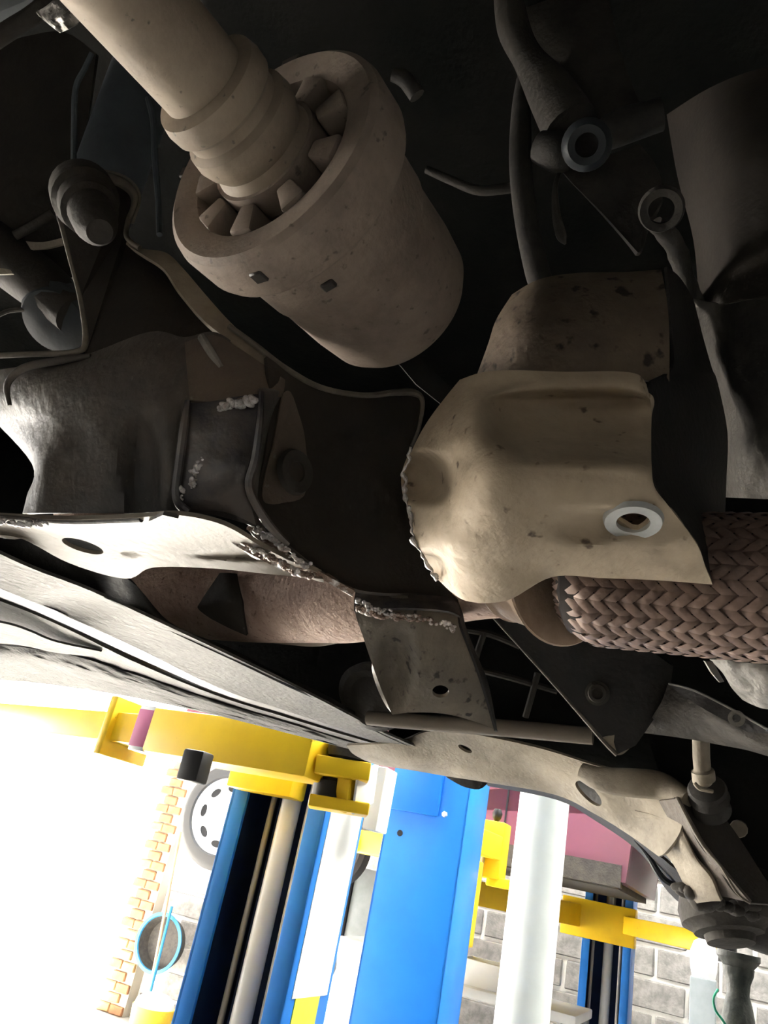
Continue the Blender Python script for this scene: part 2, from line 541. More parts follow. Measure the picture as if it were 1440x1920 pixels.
blk = [blockmesh(BL - MJ, BH - MJ, 0.05, 'block', M['block'], 0.005) for _ in range(4)]
rz = Matrix.Rotation(-ANG, 4, 'Z')
row = 0
z = 0.0
while z < 2.45:
    s = vs0 + (BL / 2 if row % 2 else 0)
    if row % 2:
        pass
    while s + BL / 2 < vs1:
        o = bpy.data.objects.new('block', random.choice(blk))
        link(o)
        o.parent = WB
        o.matrix_world = Matrix.Translation(B(s + BL / 2, TW + 0.012 + random.uniform(-0.004, 0.004), z + BH / 2)) @ rz
        s += BL
    z += BH
    row += 1
PIER = boxes('wall_pier', [(ps0, ps1, TW - 0.12, TW + 0.25, 0, 4.6)], M['piermortar'])
struct(PIER)
KL, KH = 0.235, 0.085
br = [blockmesh(KL - 0.014, KH - 0.014, 0.05, 'brick', M[q], 0.003) for q in ('brick', 'brickb', 'brick')]
pw = ps1 - ps0
nb = max(2, round(pw / KL))
KLr = pw / nb
row = 0
z = 0.0
while z < 2.3:
    offs = [0.5 * KLr] if row % 2 else []
    s = ps0
    n_full = nb - (1 if row % 2 else 0)
    if row % 2:
        s += KLr / 2
    for i in range(n_full):
        o = bpy.data.objects.new('brick', random.choice(br))
        link(o)
        o.parent = PIER
        o.matrix_world = Matrix.Translation(B(s + KLr / 2, TW - 0.125, z + KH / 2)) @ rz @ Matrix.Diagonal((KLr / KL, 1, 1, 1))
        s += KLr
    z += KH
    row += 1
# lintel over the doorway on the left of the pier
struct(boxes('wall_lintel', [(-9.0, ps0, TW - 0.1, TW + 0.2, 4.4, 4.6)], M['mortar']))

# ------------------------------------------------------------------ lift columns
def lift_column(name, s0, s1, t0, dep, ztop, label, open_front=True, lip=0.05):
    r = thing(name, B((s0 + s1) / 2, t0 + dep / 2, 0), label, 'car lift')
    th = 0.012
    if open_front:
        boxes('column', [(s0, s0 + th, t0, t0 + dep, 0, ztop), (s1 - th, s1, t0, t0 + dep, 0, ztop),
                         (s0, s0 + lip, t0, t0 + th, 0, ztop), (s1 - lip, s1, t0, t0 + th, 0, ztop)], M['blue'], r, 0.003)
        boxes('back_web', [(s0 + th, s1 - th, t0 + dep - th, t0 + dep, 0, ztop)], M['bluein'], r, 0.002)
        boxes('channel_shade', [(s0 + th, s0 + th + 0.006, t0 + th, t0 + dep - th, 0.02, ztop - 0.02),
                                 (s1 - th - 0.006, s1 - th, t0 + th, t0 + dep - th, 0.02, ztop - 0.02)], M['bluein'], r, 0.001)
    else:
        boxes('column', [(s0, s1, t0, t0 + th, 0, ztop), (s0, s0 + th, t0, t0 + dep, 0, ztop),
                         (s1 - th, s1, t0, t0 + dep, 0, ztop), (s0, s0 + lip, t0 + dep - th, t0 + dep, 0, ztop),
                         (s1 - lip, s1, t0 + dep - th, t0 + dep, 0, ztop)], M['blue'], r, 0.003)
    boxes('base_plate', [(s0 - 0.05, s1 + 0.05, t0 - 0.05, t0 + dep + 0.05, 0, 0.015)], M['blue'], r, 0.003)
    return r

# -- the near lift, whose open channel faces the camera and whose arms carry our car
t0 = 1.85
sa = onT(378, 1700, t0)[0]
sb = onT(572, 1700, t0)[0]
LA = lift_column('lift_post', sa, sb, t0, 0.24, 3.4, 'blue lift post with open channel, steel cable and yellow arms under the car')
sc_ = sa + (sb - sa) * 0.56
tube('ram', [(*B(sc_, t0 + 0.045, 0.02), 0.026), (*B(sc_, t0 + 0.045, 3.2), 0.026)], M['chrome'], LA, 20, 1, world=True)
tube('ram_guide', [(*B(sc_ + 0.05, t0 + 0.06, 0.02), 0.011), (*B(sc_ + 0.05, t0 + 0.06, 3.2), 0.011)], M['chrome'], LA, 12, 1, world=True)
sk = sa + (sb - sa) * 0.34
tube('lift_cable', [(*B(sk, t0 + 0.06, 0.02), 0.008), (*B(sk, t0 + 0.06, 3.2), 0.008)], M['cable'], LA, 10, 1, world=True)
# sticker on the outer side of the column
boxes('white_sticker', [(sb, sb + 0.002, t0 + 0.03, t0 + 0.22, 1.30, 1.86)], M['white'], LA)
lab = boxes('warning_label', [(sb, sb + 0.002, t0 + 0.05, t0 + 0.18, 1.20, 1.30)], M['lime'], LA)
s0, zt = onT(452, 1425, t0 - 0.03); s1, zb = onT(556, 1500, t0 - 0.03)
boxes('carriage', [(s0, s1, t0 - 0.07, t0 + 0.012, zb, zb + 0.32)], M['yellow'], LA, 0.006)
a = W(*Z(610, 1422, 1.79)); b_ = W(*Z(310, 1378, 1.79))
beam('arm', a, b_, 0.13, 0.10, M['yellow'], LA, 0.006)
c_ = W(*Z(240, 1372, 1.79)); e_ = W(*Z(-60, 1340, 1.79))
beam('arm_extension', b_, e_, 0.10, 0.07, M['yellow'], LA, 0.005)
ax = (b_ - a).normalized()
beam('arm_collar', c_ - ax * 0.012, c_ + ax * 0.012, 0.16, 0.14, M['yellow'], LA, 0.004)
stk = beam('arm_sticker', W(*Z(322, 1380, 1.79)) + ax * 0.01, W(*Z(322, 1380, 1.79)) + ax * 0.06, 0.133, 0.085, M['pink'], LA, 0.001)
beam('sticker_border', W(*Z(322, 1380, 1.79)) + ax * 0.012, W(*Z(322, 1380, 1.79)) + ax * 0.058, 0.1325, 0.102, M['white'], LA, 0.001)
# pad end of the arm: bracket with rubber pad
dA = Z(610, 1422, 1.79)[2]
beam('pad_bracket', W(592, 1436, dA), W(692, 1452, dA), 0.10, 0.036, M['yellow'], LA, 0.003)
beam('pad_bracket', W(580, 1502, dA), W(690, 1520, dA), 0.10, 0.024, M['yellow'], LA, 0.003)
beam('pad_link', W(662, 1450, dA), W(655, 1512, dA), 0.03, 0.08, M['yellow'], LA, 0.003, up=E2)
beam('pad_link', W(690, 1440, dA), W(680, 1516, dA), 0.006, 0.09, M['chrome'], LA, 0.002, up=E2)
pc = W(616, 1480, dA)
lathe('pad_screw', pc - Vector((0, 0, 0.035)), Vector((0, 0, 1)), [(0, 0.034), (0.05, 0.034), (0.051, 0.026), (0.09, 0.026)], M['blackpl'], LA, 24)
pc = W(655, 1424, dA)
lathe('rubber_pad', pc, Vector((0, 0, 1)), [(0, 0.046), (0.012, 0.05), (0.03, 0.05), (0.034, 0.04)], M['rubber'], LA, 28)
pz = W(*Z(362, 1452, 1.70))
boxes('arm_lock', [(pz.dot(E1) - 0.025, pz.dot(E1) + 0.025, pz.dot(E2) - 0.02, pz.dot(E2) + 0.02, 1.685, 1.745)], M['blackpl'], LA, 0.005)
# steel guard plate standing between the two posts
gx, gz = onT(709, 1490, 2.0)
boxes('guard_plate', [(gx - 0.02, gx + 0.02, 1.98, 2.06, gz - 0.09, gz + 0.07)], M['white'], LA, 0.004)

# -- the neighbouring lift: its near post turns its closed back to us
t1 = 3.1
s0 = onT(693, 1700, t1)[0]; s1 = onT(850, 1700, t1)[0]
LB = lift_column('lift_post', s0, s1, t1, 0.28, 3.6, 'wide closed blue lift post seen from behind, beside the white pole', open_front=False)
q0, qz = onT(838, 1535, t1)
boxes('cover_plate', [(s0 + 0.01, s0 + (s1 - s0) * 0.66, t1 - 0.02, t1, qz, qz + 0.7)], M['blue'], LB, 0.004)
hz_ = onT(750, 1562, t1)
lathe('bolt_hole_plug', B(hz_[0], t1 - 0.002, hz_[1]), E2, [(0, 0.012), (0.004, 0.012)], M['blackpl'], LB, 16)
hz_ = onT(834, 1527, t1)
lathe('bolt', B(hz_[0], t1 - 0.012, hz_[1]), E2, [(0, 0.01), (0.012, 0.012)], M['chrome'], LB, 6)

# -- its far post
t2 = 5.75
s0 = onT(1088, 1800, t2)[0]; s1 = onT(1182, 1800, t2)[0]
LC = lift_column('lift_post', s0, s1, t2, 0.26, 3.6, 'distant blue lift post against the block wall, under the maroon car')
sm_ = s0 + (s1 - s0) * 0.5
tube('ram', [(*B(sm_, t2 + 0.12, 0.02), 0.03), (*B(sm_, t2 + 0.12, 3.2), 0.03)], M['chrome'], LC, 16, 1, world=True)
tube('lift_cable', [(*B(sm_ - 0.09, t2 + 0.08, 0.02), 0.01), (*B(sm_ - 0.09, t2 + 0.08, 3.2), 0.01)], M['cable'], LC, 8, 1, world=True)
tube('lift_cable', [(*B(sm_ + 0.08, t2 + 0.08, 0.02), 0.01), (*B(sm_ + 0.08, t2 + 0.08, 3.2), 0.01)], M['cable'], LC, 8, 1, world=True)
# carriage and arms of the far post reach under the maroon car
q0 = onT(1045, 1632, 5.2); q1 = onT(1160, 1690, 5.2)
boxes('carriage', [(s0 - 0.12, s1 + 0.03, t2 - 0.14, t2 - 0.01, 1.48, 1.70)], M['yellow'], LC, 0.006)
beam('arm', B(s0 - 0.05, t2 - 0.1, 1.60), B(s0 - 0.75, t2 - 1.35, 1.60), 0.13, 0.13, M['yellow'], LC, 0.006)
beam('arm', B(s1, t2 - 0.1, 1.60), B(s1 + 0.55, t2 - 0.9, 1.60), 0.11, 0.1, M['yellow'], LC, 0.006)
pq = B(s1 + 0.55, t2 - 0.9, 1.60)
lathe('rubber_pad', pq + Vector((0, 0, 0.0)), Vector((0, 0, 1)), [(-0.07, 0.05), (0.07, 0.05), (0.075, 0.07), (0.11, 0.07)], M['blackpl'], LC, 20)
pq = B(s0 - 0.75, t2 - 1.35, 1.60)
lathe('rubber_pad', pq + Vector((0, 0, 0.0)), Vector((0, 0, 1)), [(-0.07, 0.05), (0.07, 0.05), (0.075, 0.07), (0.1, 0.07)], M['blackpl'], LC, 20)
# arms of the near (closed) post seen past its side
c0 = LB.matrix_world.translation
cs, ct = c0.dot(E1), c0.dot(E2)
boxes('carriage', [(cs - 0.16, cs + 0.16, ct + 0.09, ct + 0.22, 1.40, 1.72)], M['yellow'], LB, 0.006)
pR = W(*T(928, 1590, 3.75))
beam('arm', B(cs + 0.1, ct + 0.18, pR.z), pR, 0.10, 0.10, M['yellow'], LB, 0.006)
zz = pR.z
boxes('pad_bracket', [(pR.dot(E1) - 0.06, pR.dot(E1) + 0.05, 3.69, 3.81, zz - 0.13, zz + 0.11)], M['yellow'], LB, 0.008)
boxes('pad_slot', [(pR.dot(E1) - 0.035, pR.dot(E1) - 0.005, 3.685, 3.70, zz - 0.01, zz + 0.05)], M['blackpl'], LB, 0.003)
boxes('pad_foot', [(pR.dot(E1) - 0.01, pR.dot(E1) + 0.11, 3.70, 3.80, zz - 0.16, zz - 0.12)], M['yellow'], LB, 0.006)
lathe('pad_knob', B(pR.dot(E1) - 0.0, 3.72, zz + 0.125), Vector((0, 0, 1)), [(-0.015, 0.008), (0.0, 0.02), (0.02, 0.024), (0.04, 0.016)], M['blackpl'], LB, 16)
tube('lock_pin', [(*B(pR.dot(E1) - 0.03, 3.68, zz - 0.05), 0.009), (*B(pR.dot(E1) - 0.03, 3.68, zz - 0.26), 0.006)], M['cable'], LB, 8, 1, world=True)
pL = W(*T(672, 1578, 3.7))
beam('arm', B(cs - 0.1, ct + 0.18, pL.z), pL, 0.09, 0.10, M['yellow'], LB, 0.006)
boxes('pad_bracket', [(pL.dot(E1) - 0.07, pL.dot(E1) + 0.03, 3.6, 3.72, pL.z - 0.05, pL.z + 0.05)], M['white'], LB, 0.008)

# ------------------------------------------------------------------ white pole
pp = W(*T(1000, 1700, 2.75))
wp = lathe('pole', Vector((pp.x, pp.y, 0)), Vector((0, 0, 1)), [(0, 0.11), (0.02, 0.11), (0.021, 0.082), (4.59, 0.082)], M['pole'], None, 40)
tag(wp, 'white round steel roof pole standing right of the wide blue post', 'pole')

# ------------------------------------------------------------------ maroon car on the neighbouring lift
TR = 4.07
wl = W(*T(420, 1530, TR)); wr = W(*T(1335, 1596, TR))
RC = thing('car', B((wl.dot(E1) + wr.dot(E1)) / 2, TR + 0.8, 1.42), 'maroon hatchback raised on the neighbouring blue lift', 'car')
sl, sr = wl.dot(E1), wr.dot(E1)
zw = (wl.z + wr.z) / 2
zs = W(*T(1090, 1640, TR)).z
def arch(sc, r, za, n=10):
    return [(sc - r * math.cos(math.pi * i / n), za + 0.02 + r * math.sin(math.pi * i / n)) for i in range(n + 1)]
prof = [(sl - 0.40, wl.z + 0.35)] + arch(sl, 0.34, wl.z)[4:] + [(sl + 0.36, zs), (sr - 0.36, zs)] + arch(sr, 0.34, wr.z) + \
       [(sr + 0.36, zs), (sr + 0.66, zs + 0.08), (sr + 0.70, zs + 0.42), (sr + 0.5, zs + 0.55), (sr - 0.25, zs + 0.66),
        (sl - 0.40, zs + 0.68), (sl - 0.46, zs + 0.45)]
def extr(name, prof, ta, tb, mt, parent, inset=0.0):
    bm = bmesh.new()
    f = [bm.verts.new(B(s, ta, z)) for s, z in prof]
    k = [bm.verts.new(B(s, tb, z)) for s, z in prof]
    bm.faces.new(f); bm.faces.new(list(reversed(k)))
    for i in range(len(f)):
        j = (i + 1) % len(f)
        bm.faces.new((f[j], f[i], k[i], k[j]))
    bmesh.ops.triangulate(bm, faces=[q for q in bm.faces if len(q.verts) > 4])
    bmesh.ops.recalc_face_normals(bm, faces=bm.faces)
    return meshobj(name, bm, mt, parent, angle=30)
extr('body', prof, TR - 0.03, TR + 1.62, M['red'], RC)
cab = [(sl - 0.5, zs + 0.68), (sr - 0.28, zs + 0.66), (sr - 0.85, zs + 1.1), (sl + 0.1, zs + 1.14), (sl - 0.3, zs + 1.05)]
extr('cabin', cab, TR + 0.1, TR + 1.5, M['red'], RC)
win = [(sl - 0.3, zs + 0.72), (sr - 0.42, zs + 0.70), (sr - 0.88, zs + 1.03), (sl + 0.1, zs + 1.07), (sl - 0.18, zs + 1.0)]
extr('side_window', win, TR + 0.085, TR + 0.11, M['glass'], RC)
extr('underside', [(sl + 0.4, zs - 0.03), (sr - 0.4, zs - 0.03), (sr - 0.4, zs + 0.05), (sl + 0.4, zs + 0.05)], TR + 0.06, TR + 1.5, M['greybrown'], RC)
extr('sill_strip', [(sl + 0.38, zs - 0.025), (sr - 0.38, zs - 0.025), (sr - 0.38, zs + 0.07), (sl + 0.38, zs + 0.07)], TR - 0.045, TR + 0.03, M['greybrown'], RC)
doorx = sr - 0.95
boxes('door_seam', [(doorx, doorx + 0.008, TR - 0.034, TR - 0.028, zs + 0.08, zs + 0.66)], M['blackpl'], RC)
def wheel(sc, t_, zc, parent, out=-1, r=0.29):
    c = B(sc, t_, zc)
    ax = E2 * out
    o = lathe('wheel', c, ax, [(-0.09, r - 0.09), (-0.085, r - 0.03), (-0.06, r), (0.05, r), (0.078, r - 0.03), (0.085, r - 0.075), (0.07, r - 0.085), (-0.06, r - 0.09)], M['tyre'], parent, 48, closed=True)
    ri = r - 0.08
    lathe('rim', c, ax, [(-0.06, ri), (0.072, ri), (0.076, ri - 0.012), (0.06, ri - 0.02), (0.045, ri - 0.03), (0.05, ri * 0.62), (0.062, ri * 0.45), (0.06, ri * 0.25), (0.085, ri * 0.2), (0.085, 0.01)], M['rim'], o, 48)
    u = ax.orthogonal().normalized(); v = ax.cross(u)
    for i in range(8):
        a_ = 2 * math.pi * i / 8
        rad = u * math.cos(a_) + v * math.sin(a_)
        tg = ax.cross(rad)
        bm = bmesh.new()
        vs = []
        for j in range(14):
            b2 = 2 * math.pi * j / 14
            vs.append((rad * (ri * 0.72 + 0.018 * math.cos(b2)) + tg * (0.034 * math.sin(b2))))
        f = [bm.verts.new(c + ax * 0.0525 + q) for q in vs]
        k = [bm.verts.new(c + ax * 0.03 + q) for q in vs]
        bm.faces.new(f); bm.faces.new(list(reversed(k)))
        for j in range(14):
            bm.faces.new((f[(j + 1) % 14], f[j], k[j], k[(j + 1) % 14]))
        bmesh.ops.recalc_face_normals(bm, faces=bm.faces)
        meshobj('rim_vent', bm, M['blackpl'], o)
    return o
wheel(sl, TR + 0.06, wl.z, RC); wheel(sr, TR + 0.06, wr.z, RC, -1, 0.27)
wheel(sl, TR + 1.5, wl.z, RC, 1); wheel(sr, TR + 1.5, wr.z, RC, 1, 0.27)

# ------------------------------------------------------------------ things along the back wall
def at_wall(px, py, t):
    p = W(*T(px, py, t))
    return p
# blue basin hung on the pier with two tool handles in front
bp = at_wall(306, 1768, TW - 0.2)
bz = thing('basin', B(bp.dot(E1), TW - 0.2, bp.z - 0.24), 'blue plastic basin hanging on the brick pier behind two handles', 'basin')
lathe('bowl', B(bp.dot(E1), TW - 0.16, bp.z), -E2, [(-0.01, 0.2), (0.0, 0.205), (0.10, 0.235), (0.105, 0.215), (0.01, 0.185), (0.008, 0.01)], M['rubber'], bz, 36)
lathe('rim', B(bp.dot(E1), TW - 0.27, bp.z), -E2, [(0, 0.212), (0.014, 0.217), (0.014, 0.245), (0, 0.245)], M['bluepl'], bz, 40, closed=True)
for k_, (xa, ya, xb, yb) in enumerate(((338, 1560, 308, 1800), (322, 1700, 318, 1812))):
    p0 = at_wall(xa, ya, TW - 0.31); p1 = at_wall(xb, yb, TW - 0.36)
    dirv = (p1 - p0)
    foot = p0 + dirv * ((p0.z - 0.02) / max(p0.z - p1.z, 0.01))
    fo = Vector((p1.x, p1.y, 0)) - E2 * (0.04 + 0.12 * k_)
    tl = thing('broom', Vector((fo.x, fo.y, 0)), ['long brown broom handle leaning on the brick pier', 'short blue broom handle in front of the round basin'][k_], 'broom')
    tube('handle', [(*fo, 0.0) if False else (fo.x, fo.y, 0.05, 0.013), (*p0, 0.013)], [M['wood'], M['bluepl']][k_], tl, 12, 4, world=True)
    bm = bmesh.new()
    add_obox(bm, Vector((fo.x, fo.y, 0.05)), E1, E2, Vector((0, 0, 1)), 0.09, 0.02, 0.05)
    bevel_all(bm, 0.008)
    meshobj('bristle_head', bm, M['wood'], tl)
# yellow bucket with a white top
kp = W(*T(296, 1862, TW - 0.8))
kp = B(kp.dot(E1), TW - 0.8, 0.004)
kb = thing('bucket', kp, 'yellow bucket topped with white cloth beside the brick pier', 'bucket')
lathe('pail', kp, Vector((0, 0, 1)), [(0, 0.14), (0.3, 0.17), (0.3, 0.155), (0.01, 0.13), (0.01, 0.005)], M['yelpl'], kb, 32)
lathe('cloth', kp + Vector((0, 0, 0.2)), Vector((0, 0, 1)), [(0.0, 0.15), (0.09, 0.162), (0.14, 0.15), (0.18, 0.1), (0.2, 0.02)], M['white'], kb, 32)
# dark cabinet and machine seen between the two blue posts
def floor_thing(name, label, cat, px0, px1, pyt, t_, dep, mt):
    a0 = W(*T(px0, pyt, t_)); a1 = W(*T(px1, pyt, t_))
    sA, sB = a0.dot(E1), a1.dot(E1)
    return sA, sB, (a0.z + a1.z) / 2
sA, sB, zA = floor_thing('', '', '', 628, 668, 1620, 5.82, 0.4, None)
cb = thing('tool_cabinet', B((sA + sB) / 2, 6.0, 0), 'black upright cabinet with grey side between the blue posts', 'cabinet')
boxes('body', [(sA - 0.1, sB, 5.82, 6.2, 0.0, zA)], M['blackpl'], cb, 0.008)
boxes('side_panel', [(sB, sB + 0.22, 5.84, 6.2, 0.0, zA)], M['greysteel'], cb, 0.008)
for q in range(4):
    boxes('drawer', [(sA - 0.085, sB - 0.015, 5.808, 5.822, 0.1 + q * (zA - 0.15) / 4, 0.08 + (q + 1) * (zA - 0.15) / 4)], M['blackpl'], cb, 0.004)
sA, sB, zA = floor_thing('', '', '', 610, 680, 1775, 4.2, 0.4, None)
mc = thing('compressor', B((sA + sB) / 2, 4.4, 0), 'white machine housing with coiled hose between the blue posts', 'machine')
boxes('housing', [(sA, sB + 0.1, 4.2, 4.7, 0.02, zA)], M['white'], mc, 0.03)
boxes('lid', [(sA - 0.02, sB + 0.12, 4.18, 4.72, zA - 0.005, zA + 0.03)], M['white'], mc, 0.012)
hp = W(*T(612, 1790, 4.1))
tube('hose', [(*(hp + Vector((0.03, 0, 0.25))), 0.012), (*(hp + Vector((0.0, 0, 0.1))), 0.012), (*(hp + Vector((-0.04, 0, -0.02))), 0.012), (*(hp + Vector((0.0, 0, -0.12))), 0.012), (*(hp + Vector((0.05, 0, -0.05))), 0.012), (*(hp + Vector((0.02, 0, 0.08))), 0.012)], M['greysteel'], mc, 10, 6, world=True)
# bench with a pale crate, low beside the white pole
p0 = W(*T(850, 1850, 4.9)); p1 = W(*T(1010, 1880, 4.9))
sA, sB, zA = p0.dot(E1), p1.dot(E1), (p0.z + p1.z) / 2
wb = thing('workbench', B((sA + sB) / 2, 5.2, 0), 'white workbench along the block wall right of the wide blue post', 'workbench')
boxes('top', [(sA - 0.3, sB + 0.2, 4.9, 5.5, zA - 0.05, zA)], M['white'], wb, 0.008)
for sx in (sA - 0.25, sB + 0.15):
    for tx in (4.95, 5.45):
        boxes('leg', [(sx - 0.03, sx + 0.03, tx - 0.03, tx + 0.03, 0, zA - 0.05)], M['greysteel'], wb, 0.004)
cq = W(*T(925, 1820, 5.1))
ct_ = thing('crate', B(cq.dot(E1), 5.15, zA), 'pale grey open crate on the white workbench', 'crate')
sx = cq.dot(E1)
boxes('wall_board', [(sx - 0.2, sx + 0.2, 5.0, 5.015, zA, zA + 0.13), (sx - 0.2, sx + 0.2, 5.29, 5.305, zA, zA + 0.13), (sx - 0.2, sx - 0.185, 5.0, 5.305, zA, zA + 0.13), (sx + 0.185, sx + 0.2, 5.0, 5.305, zA, zA + 0.13)], M['white'], ct_, 0.003)
boxes('bottom', [(sx - 0.185, sx + 0.185, 5.015, 5.29, zA, zA + 0.012)], M['greysteel'], ct_)
# grey steel upright and the dark stand at the right
gp = W(*T(1318, 1850, 3.9))
gs = gp.dot(E1)
gu = thing('steel_upright', B(gs, 3.95, 0), 'grey square steel upright with a white cap painted for a glint before the block wall', 'post')
boxes('shaft', [(gs - 0.05, gs + 0.05, 3.9, 4.0, 0.012, 1.47)], M['greysteel'], gu, 0.006)
boxes('base_plate', [(gs - 0.12, gs + 0.12, 3.83, 4.07, 0, 0.012)], M['greysteel'], gu, 0.003)
lathe('glint_cap', B(gs, 3.95, 1.47), Vector((0, 0, 1)), [(0, 0.045), (0.03, 0.052), (0.09, 0.055), (0.13, 0.04), (0.15, 0.01)], M['white'], gu, 28)  # white cap stands for a light reflection on the post

# ================================================================== our car, seen from below
CAR = thing('car', B(-0.5, 0.3, 1.66), 'dusty underside of the raised car filling the upper picture', 'car')
def px(*a):
    return a

# -- floor pan and body sides closing the car off above
boxes('floor_pan', [(-2.9, 1.7, -0.75, 1.28, 2.42, 2.46)], M['pan'], CAR, 0.004)
boxes('inner_sill_wall', [(-2.9, 1.7, 1.16, 1.20, 1.83, 2.42)], M['pan'], CAR, 0.004)
boxes('inner_sill_wall', [(-2.9, 1.7, -0.79, -0.75, 1.90, 2.46)], M['pan'], CAR, 0.004)
boxes('front_bulkhead', [(1.3, 1.34, -0.75, 1.16, 1.95, 2.42)], M['pan'], CAR, 0.004)
boxes('rear_bulkhead', [(-2.3, -2.26, -0.75, 1.16, 1.95, 2.42)], M['pan'], CAR, 0.004)
boxes('outer_body', [(-2.9, 1.7, 1.20, 1.30, 1.92, 2.75), (-2.9, 1.7, -0.9, -0.79, 1.86, 2.75), (-2.9, 1.7, -0.9, 1.3, 2.7, 2.76)], M['greysteel'], CAR, 0.03)

# -- drive shaft with its joint
A0 = W(190, -66, 0.365); F0 = W(505, 295, 0.463)
AX = (F0 - A0).normalized()
# extend along the same straight axis
def along(s):
    return F0 + AX * s
SH = lathe('drive_shaft', along(-0.34), AX, [(0, 0.0255), (0.295, 0.0255), (0.30, 0.026)], M['shaft'], CAR, 56)
lathe('boot_collar', along(-0.046), AX, [(-0.012, 0.026), (-0.010, 0.0325), (-0.004, 0.034), (0.003, 0.0335), (0.006, 0.0305), (0.012, 0.0305), (0.015, 0.0345), (0.022, 0.0355), (0.028, 0.034), (0.034, 0.031), (0.038, 0.033), (0.05, 0.036), (0.056, 0.034), (0.058, 0.02)], M['shaft'], SH, 56)
HO = lathe('joint_housing', F0, AX, [(0.004, 0.0545), (-0.001, 0.0565), (-0.003, 0.062), (-0.004, 0.0735), (-0.001, 0.0775), (0.004, 0.079), (0.026, 0.0785), (0.031, 0.0765), (0.034, 0.071), (0.040, 0.067), (0.052, 0.0655), (0.074, 0.0645), (0.078, 0.0625), (0.120, 0.0615), (0.145, 0.059), (0.156, 0.053), (0.160, 0.042), (0.160, 0.005), (0.03, 0.005), (0.028, 0.0535)], M['joint'], SH, 72, closed=True)
lathe('inner_race', F0, AX, [(-0.006, 0.036), (0.012, 0.036), (0.02, 0.03), (0.024, 0.01)], M['joint'], SH, 48)
lathe('pocket_floor', F0, AX, [(0.0225, 0.0530), (0.0225, 0.01), (0.027, 0.01), (0.027, 0.0530)], M['pocket'], SH, 48, closed=True)
U_ = AX.orthogonal().normalized(); V_ = AX.cross(U_)
for i in range(9):
    a_ = 2 * math.pi * (i + 0.35) / 9
    rad = U_ * math.cos(a_) + V_ * math.sin(a_)
    tg = AX.cross(rad)
    bm = bmesh.new()
    add_obox(bm, F0 + AX * 0.0085 + rad * 0.0465, rad, tg, AX, 0.0095, 0.0085, 0.0125)
    for v in bm.verts:
        q = v.co - F0
        if q.dot(rad) < 0.0465:
            v.co -= tg * (q.dot(tg) * 0.35)
    bevel_all(bm, 0.002, 2)
    meshobj('lug', bm, M['joint'], SH)
def proj(p):
    q = p - CAM
    z_ = q.dot(FWD)
    return 720 + FPX * q.dot(RGT) / z_, 960 - FPX * q.dot(UPV) / z_
def angle_at(x, y, s_, r_):
    best = None
    for k_ in range(720):
        a_ = 2 * math.pi * k_ / 720
        rad = U_ * math.cos(a_) + V_ * math.sin(a_)
        u_, v_ = proj(F0 + AX * s_ + rad * r_)
        if rad.dot(CAM - F0) < -0.12:
            pass
        e = (u_ - x) ** 2 + (v_ - y) ** 2
        if best is None or e < best[0]:
            best = (e, a_)
    return best[1]
for nm, x_, y_, s_, r_, h1, h2, h3 in (('rim_notch', 478, 490, 0.012, 0.0775, .0026, .0045, .0045),
                                       ('rim_notch', 340, 325, 0.004, 0.0775, .004, .004, .006), ('rim_notch', 545, 110, 0.004, 0.0775, .004, .007, .006),
                                       ('housing_tab', 628, 553, 0.05, 0.0655, .0022, .0045, .0035)):
    a_ = angle_at(x_, y_, s_, r_)
    rad = U_ * math.cos(a_) + V_ * math.sin(a_)
    tg = AX.cross(rad)
    bm = bmesh.new()
    add_obox(bm, F0 + AX * s_ + rad * r_, rad, tg, AX, h1, h2, h3)
    bevel_all(bm, 0.001, 1)
    meshobj(nm, bm, M['pocket'], SH)

# -- subframe crossmember: pressed front face
grid = [
    [(-60, 700, .585), (20, 690, .57), (150, 668, .56), (280, 622, .55), (345, 632, .545), (400, 622, .545), (450, 650, .55), (545, 715, .56)],
    [(-60, 740, .60), (22, 735, .575), (120, 715, .545), (260, 672, .53), (350, 690, .525), (420, 690, .53), (480, 712, .535), (545, 735, .555)],
    [(-30, 770, .63), (84, 796, .55), (150, 780, .53), (260, 750, .517), (352, 752, .512), (420, 762, .512), (490, 745, .515), (535, 745, .55)],
    [(60, 870, .58), (78, 868, .535), (150, 860, .521), (255, 850, .508), (340, 850, .505), (410, 850, .50), (478, 840, .505), (505, 840, .545)],
    [(50, 930, .57), (64, 930, .53), (140, 930, .517), (250, 930, .505), (330, 925, .502), (400, 930, .497), (470, 925, .502), (492, 935, .54)],
    [(42, 963, .56), (55, 962, .527), (140, 962, .517), (250, 962, .507), (335, 958, .504), (400, 966, .50), (470, 985, .505), (500, 1000, .53)],
]
XM = patch('crossmember', grid, M['cross'], CAR, 6, 0.003, rough=0.0012, rs=50,
           bumps=[(268, 880, 45, 120, 0.014), (135, 880, 60, 120, 0.004), (318, 860, 26, 130, -0.006)])
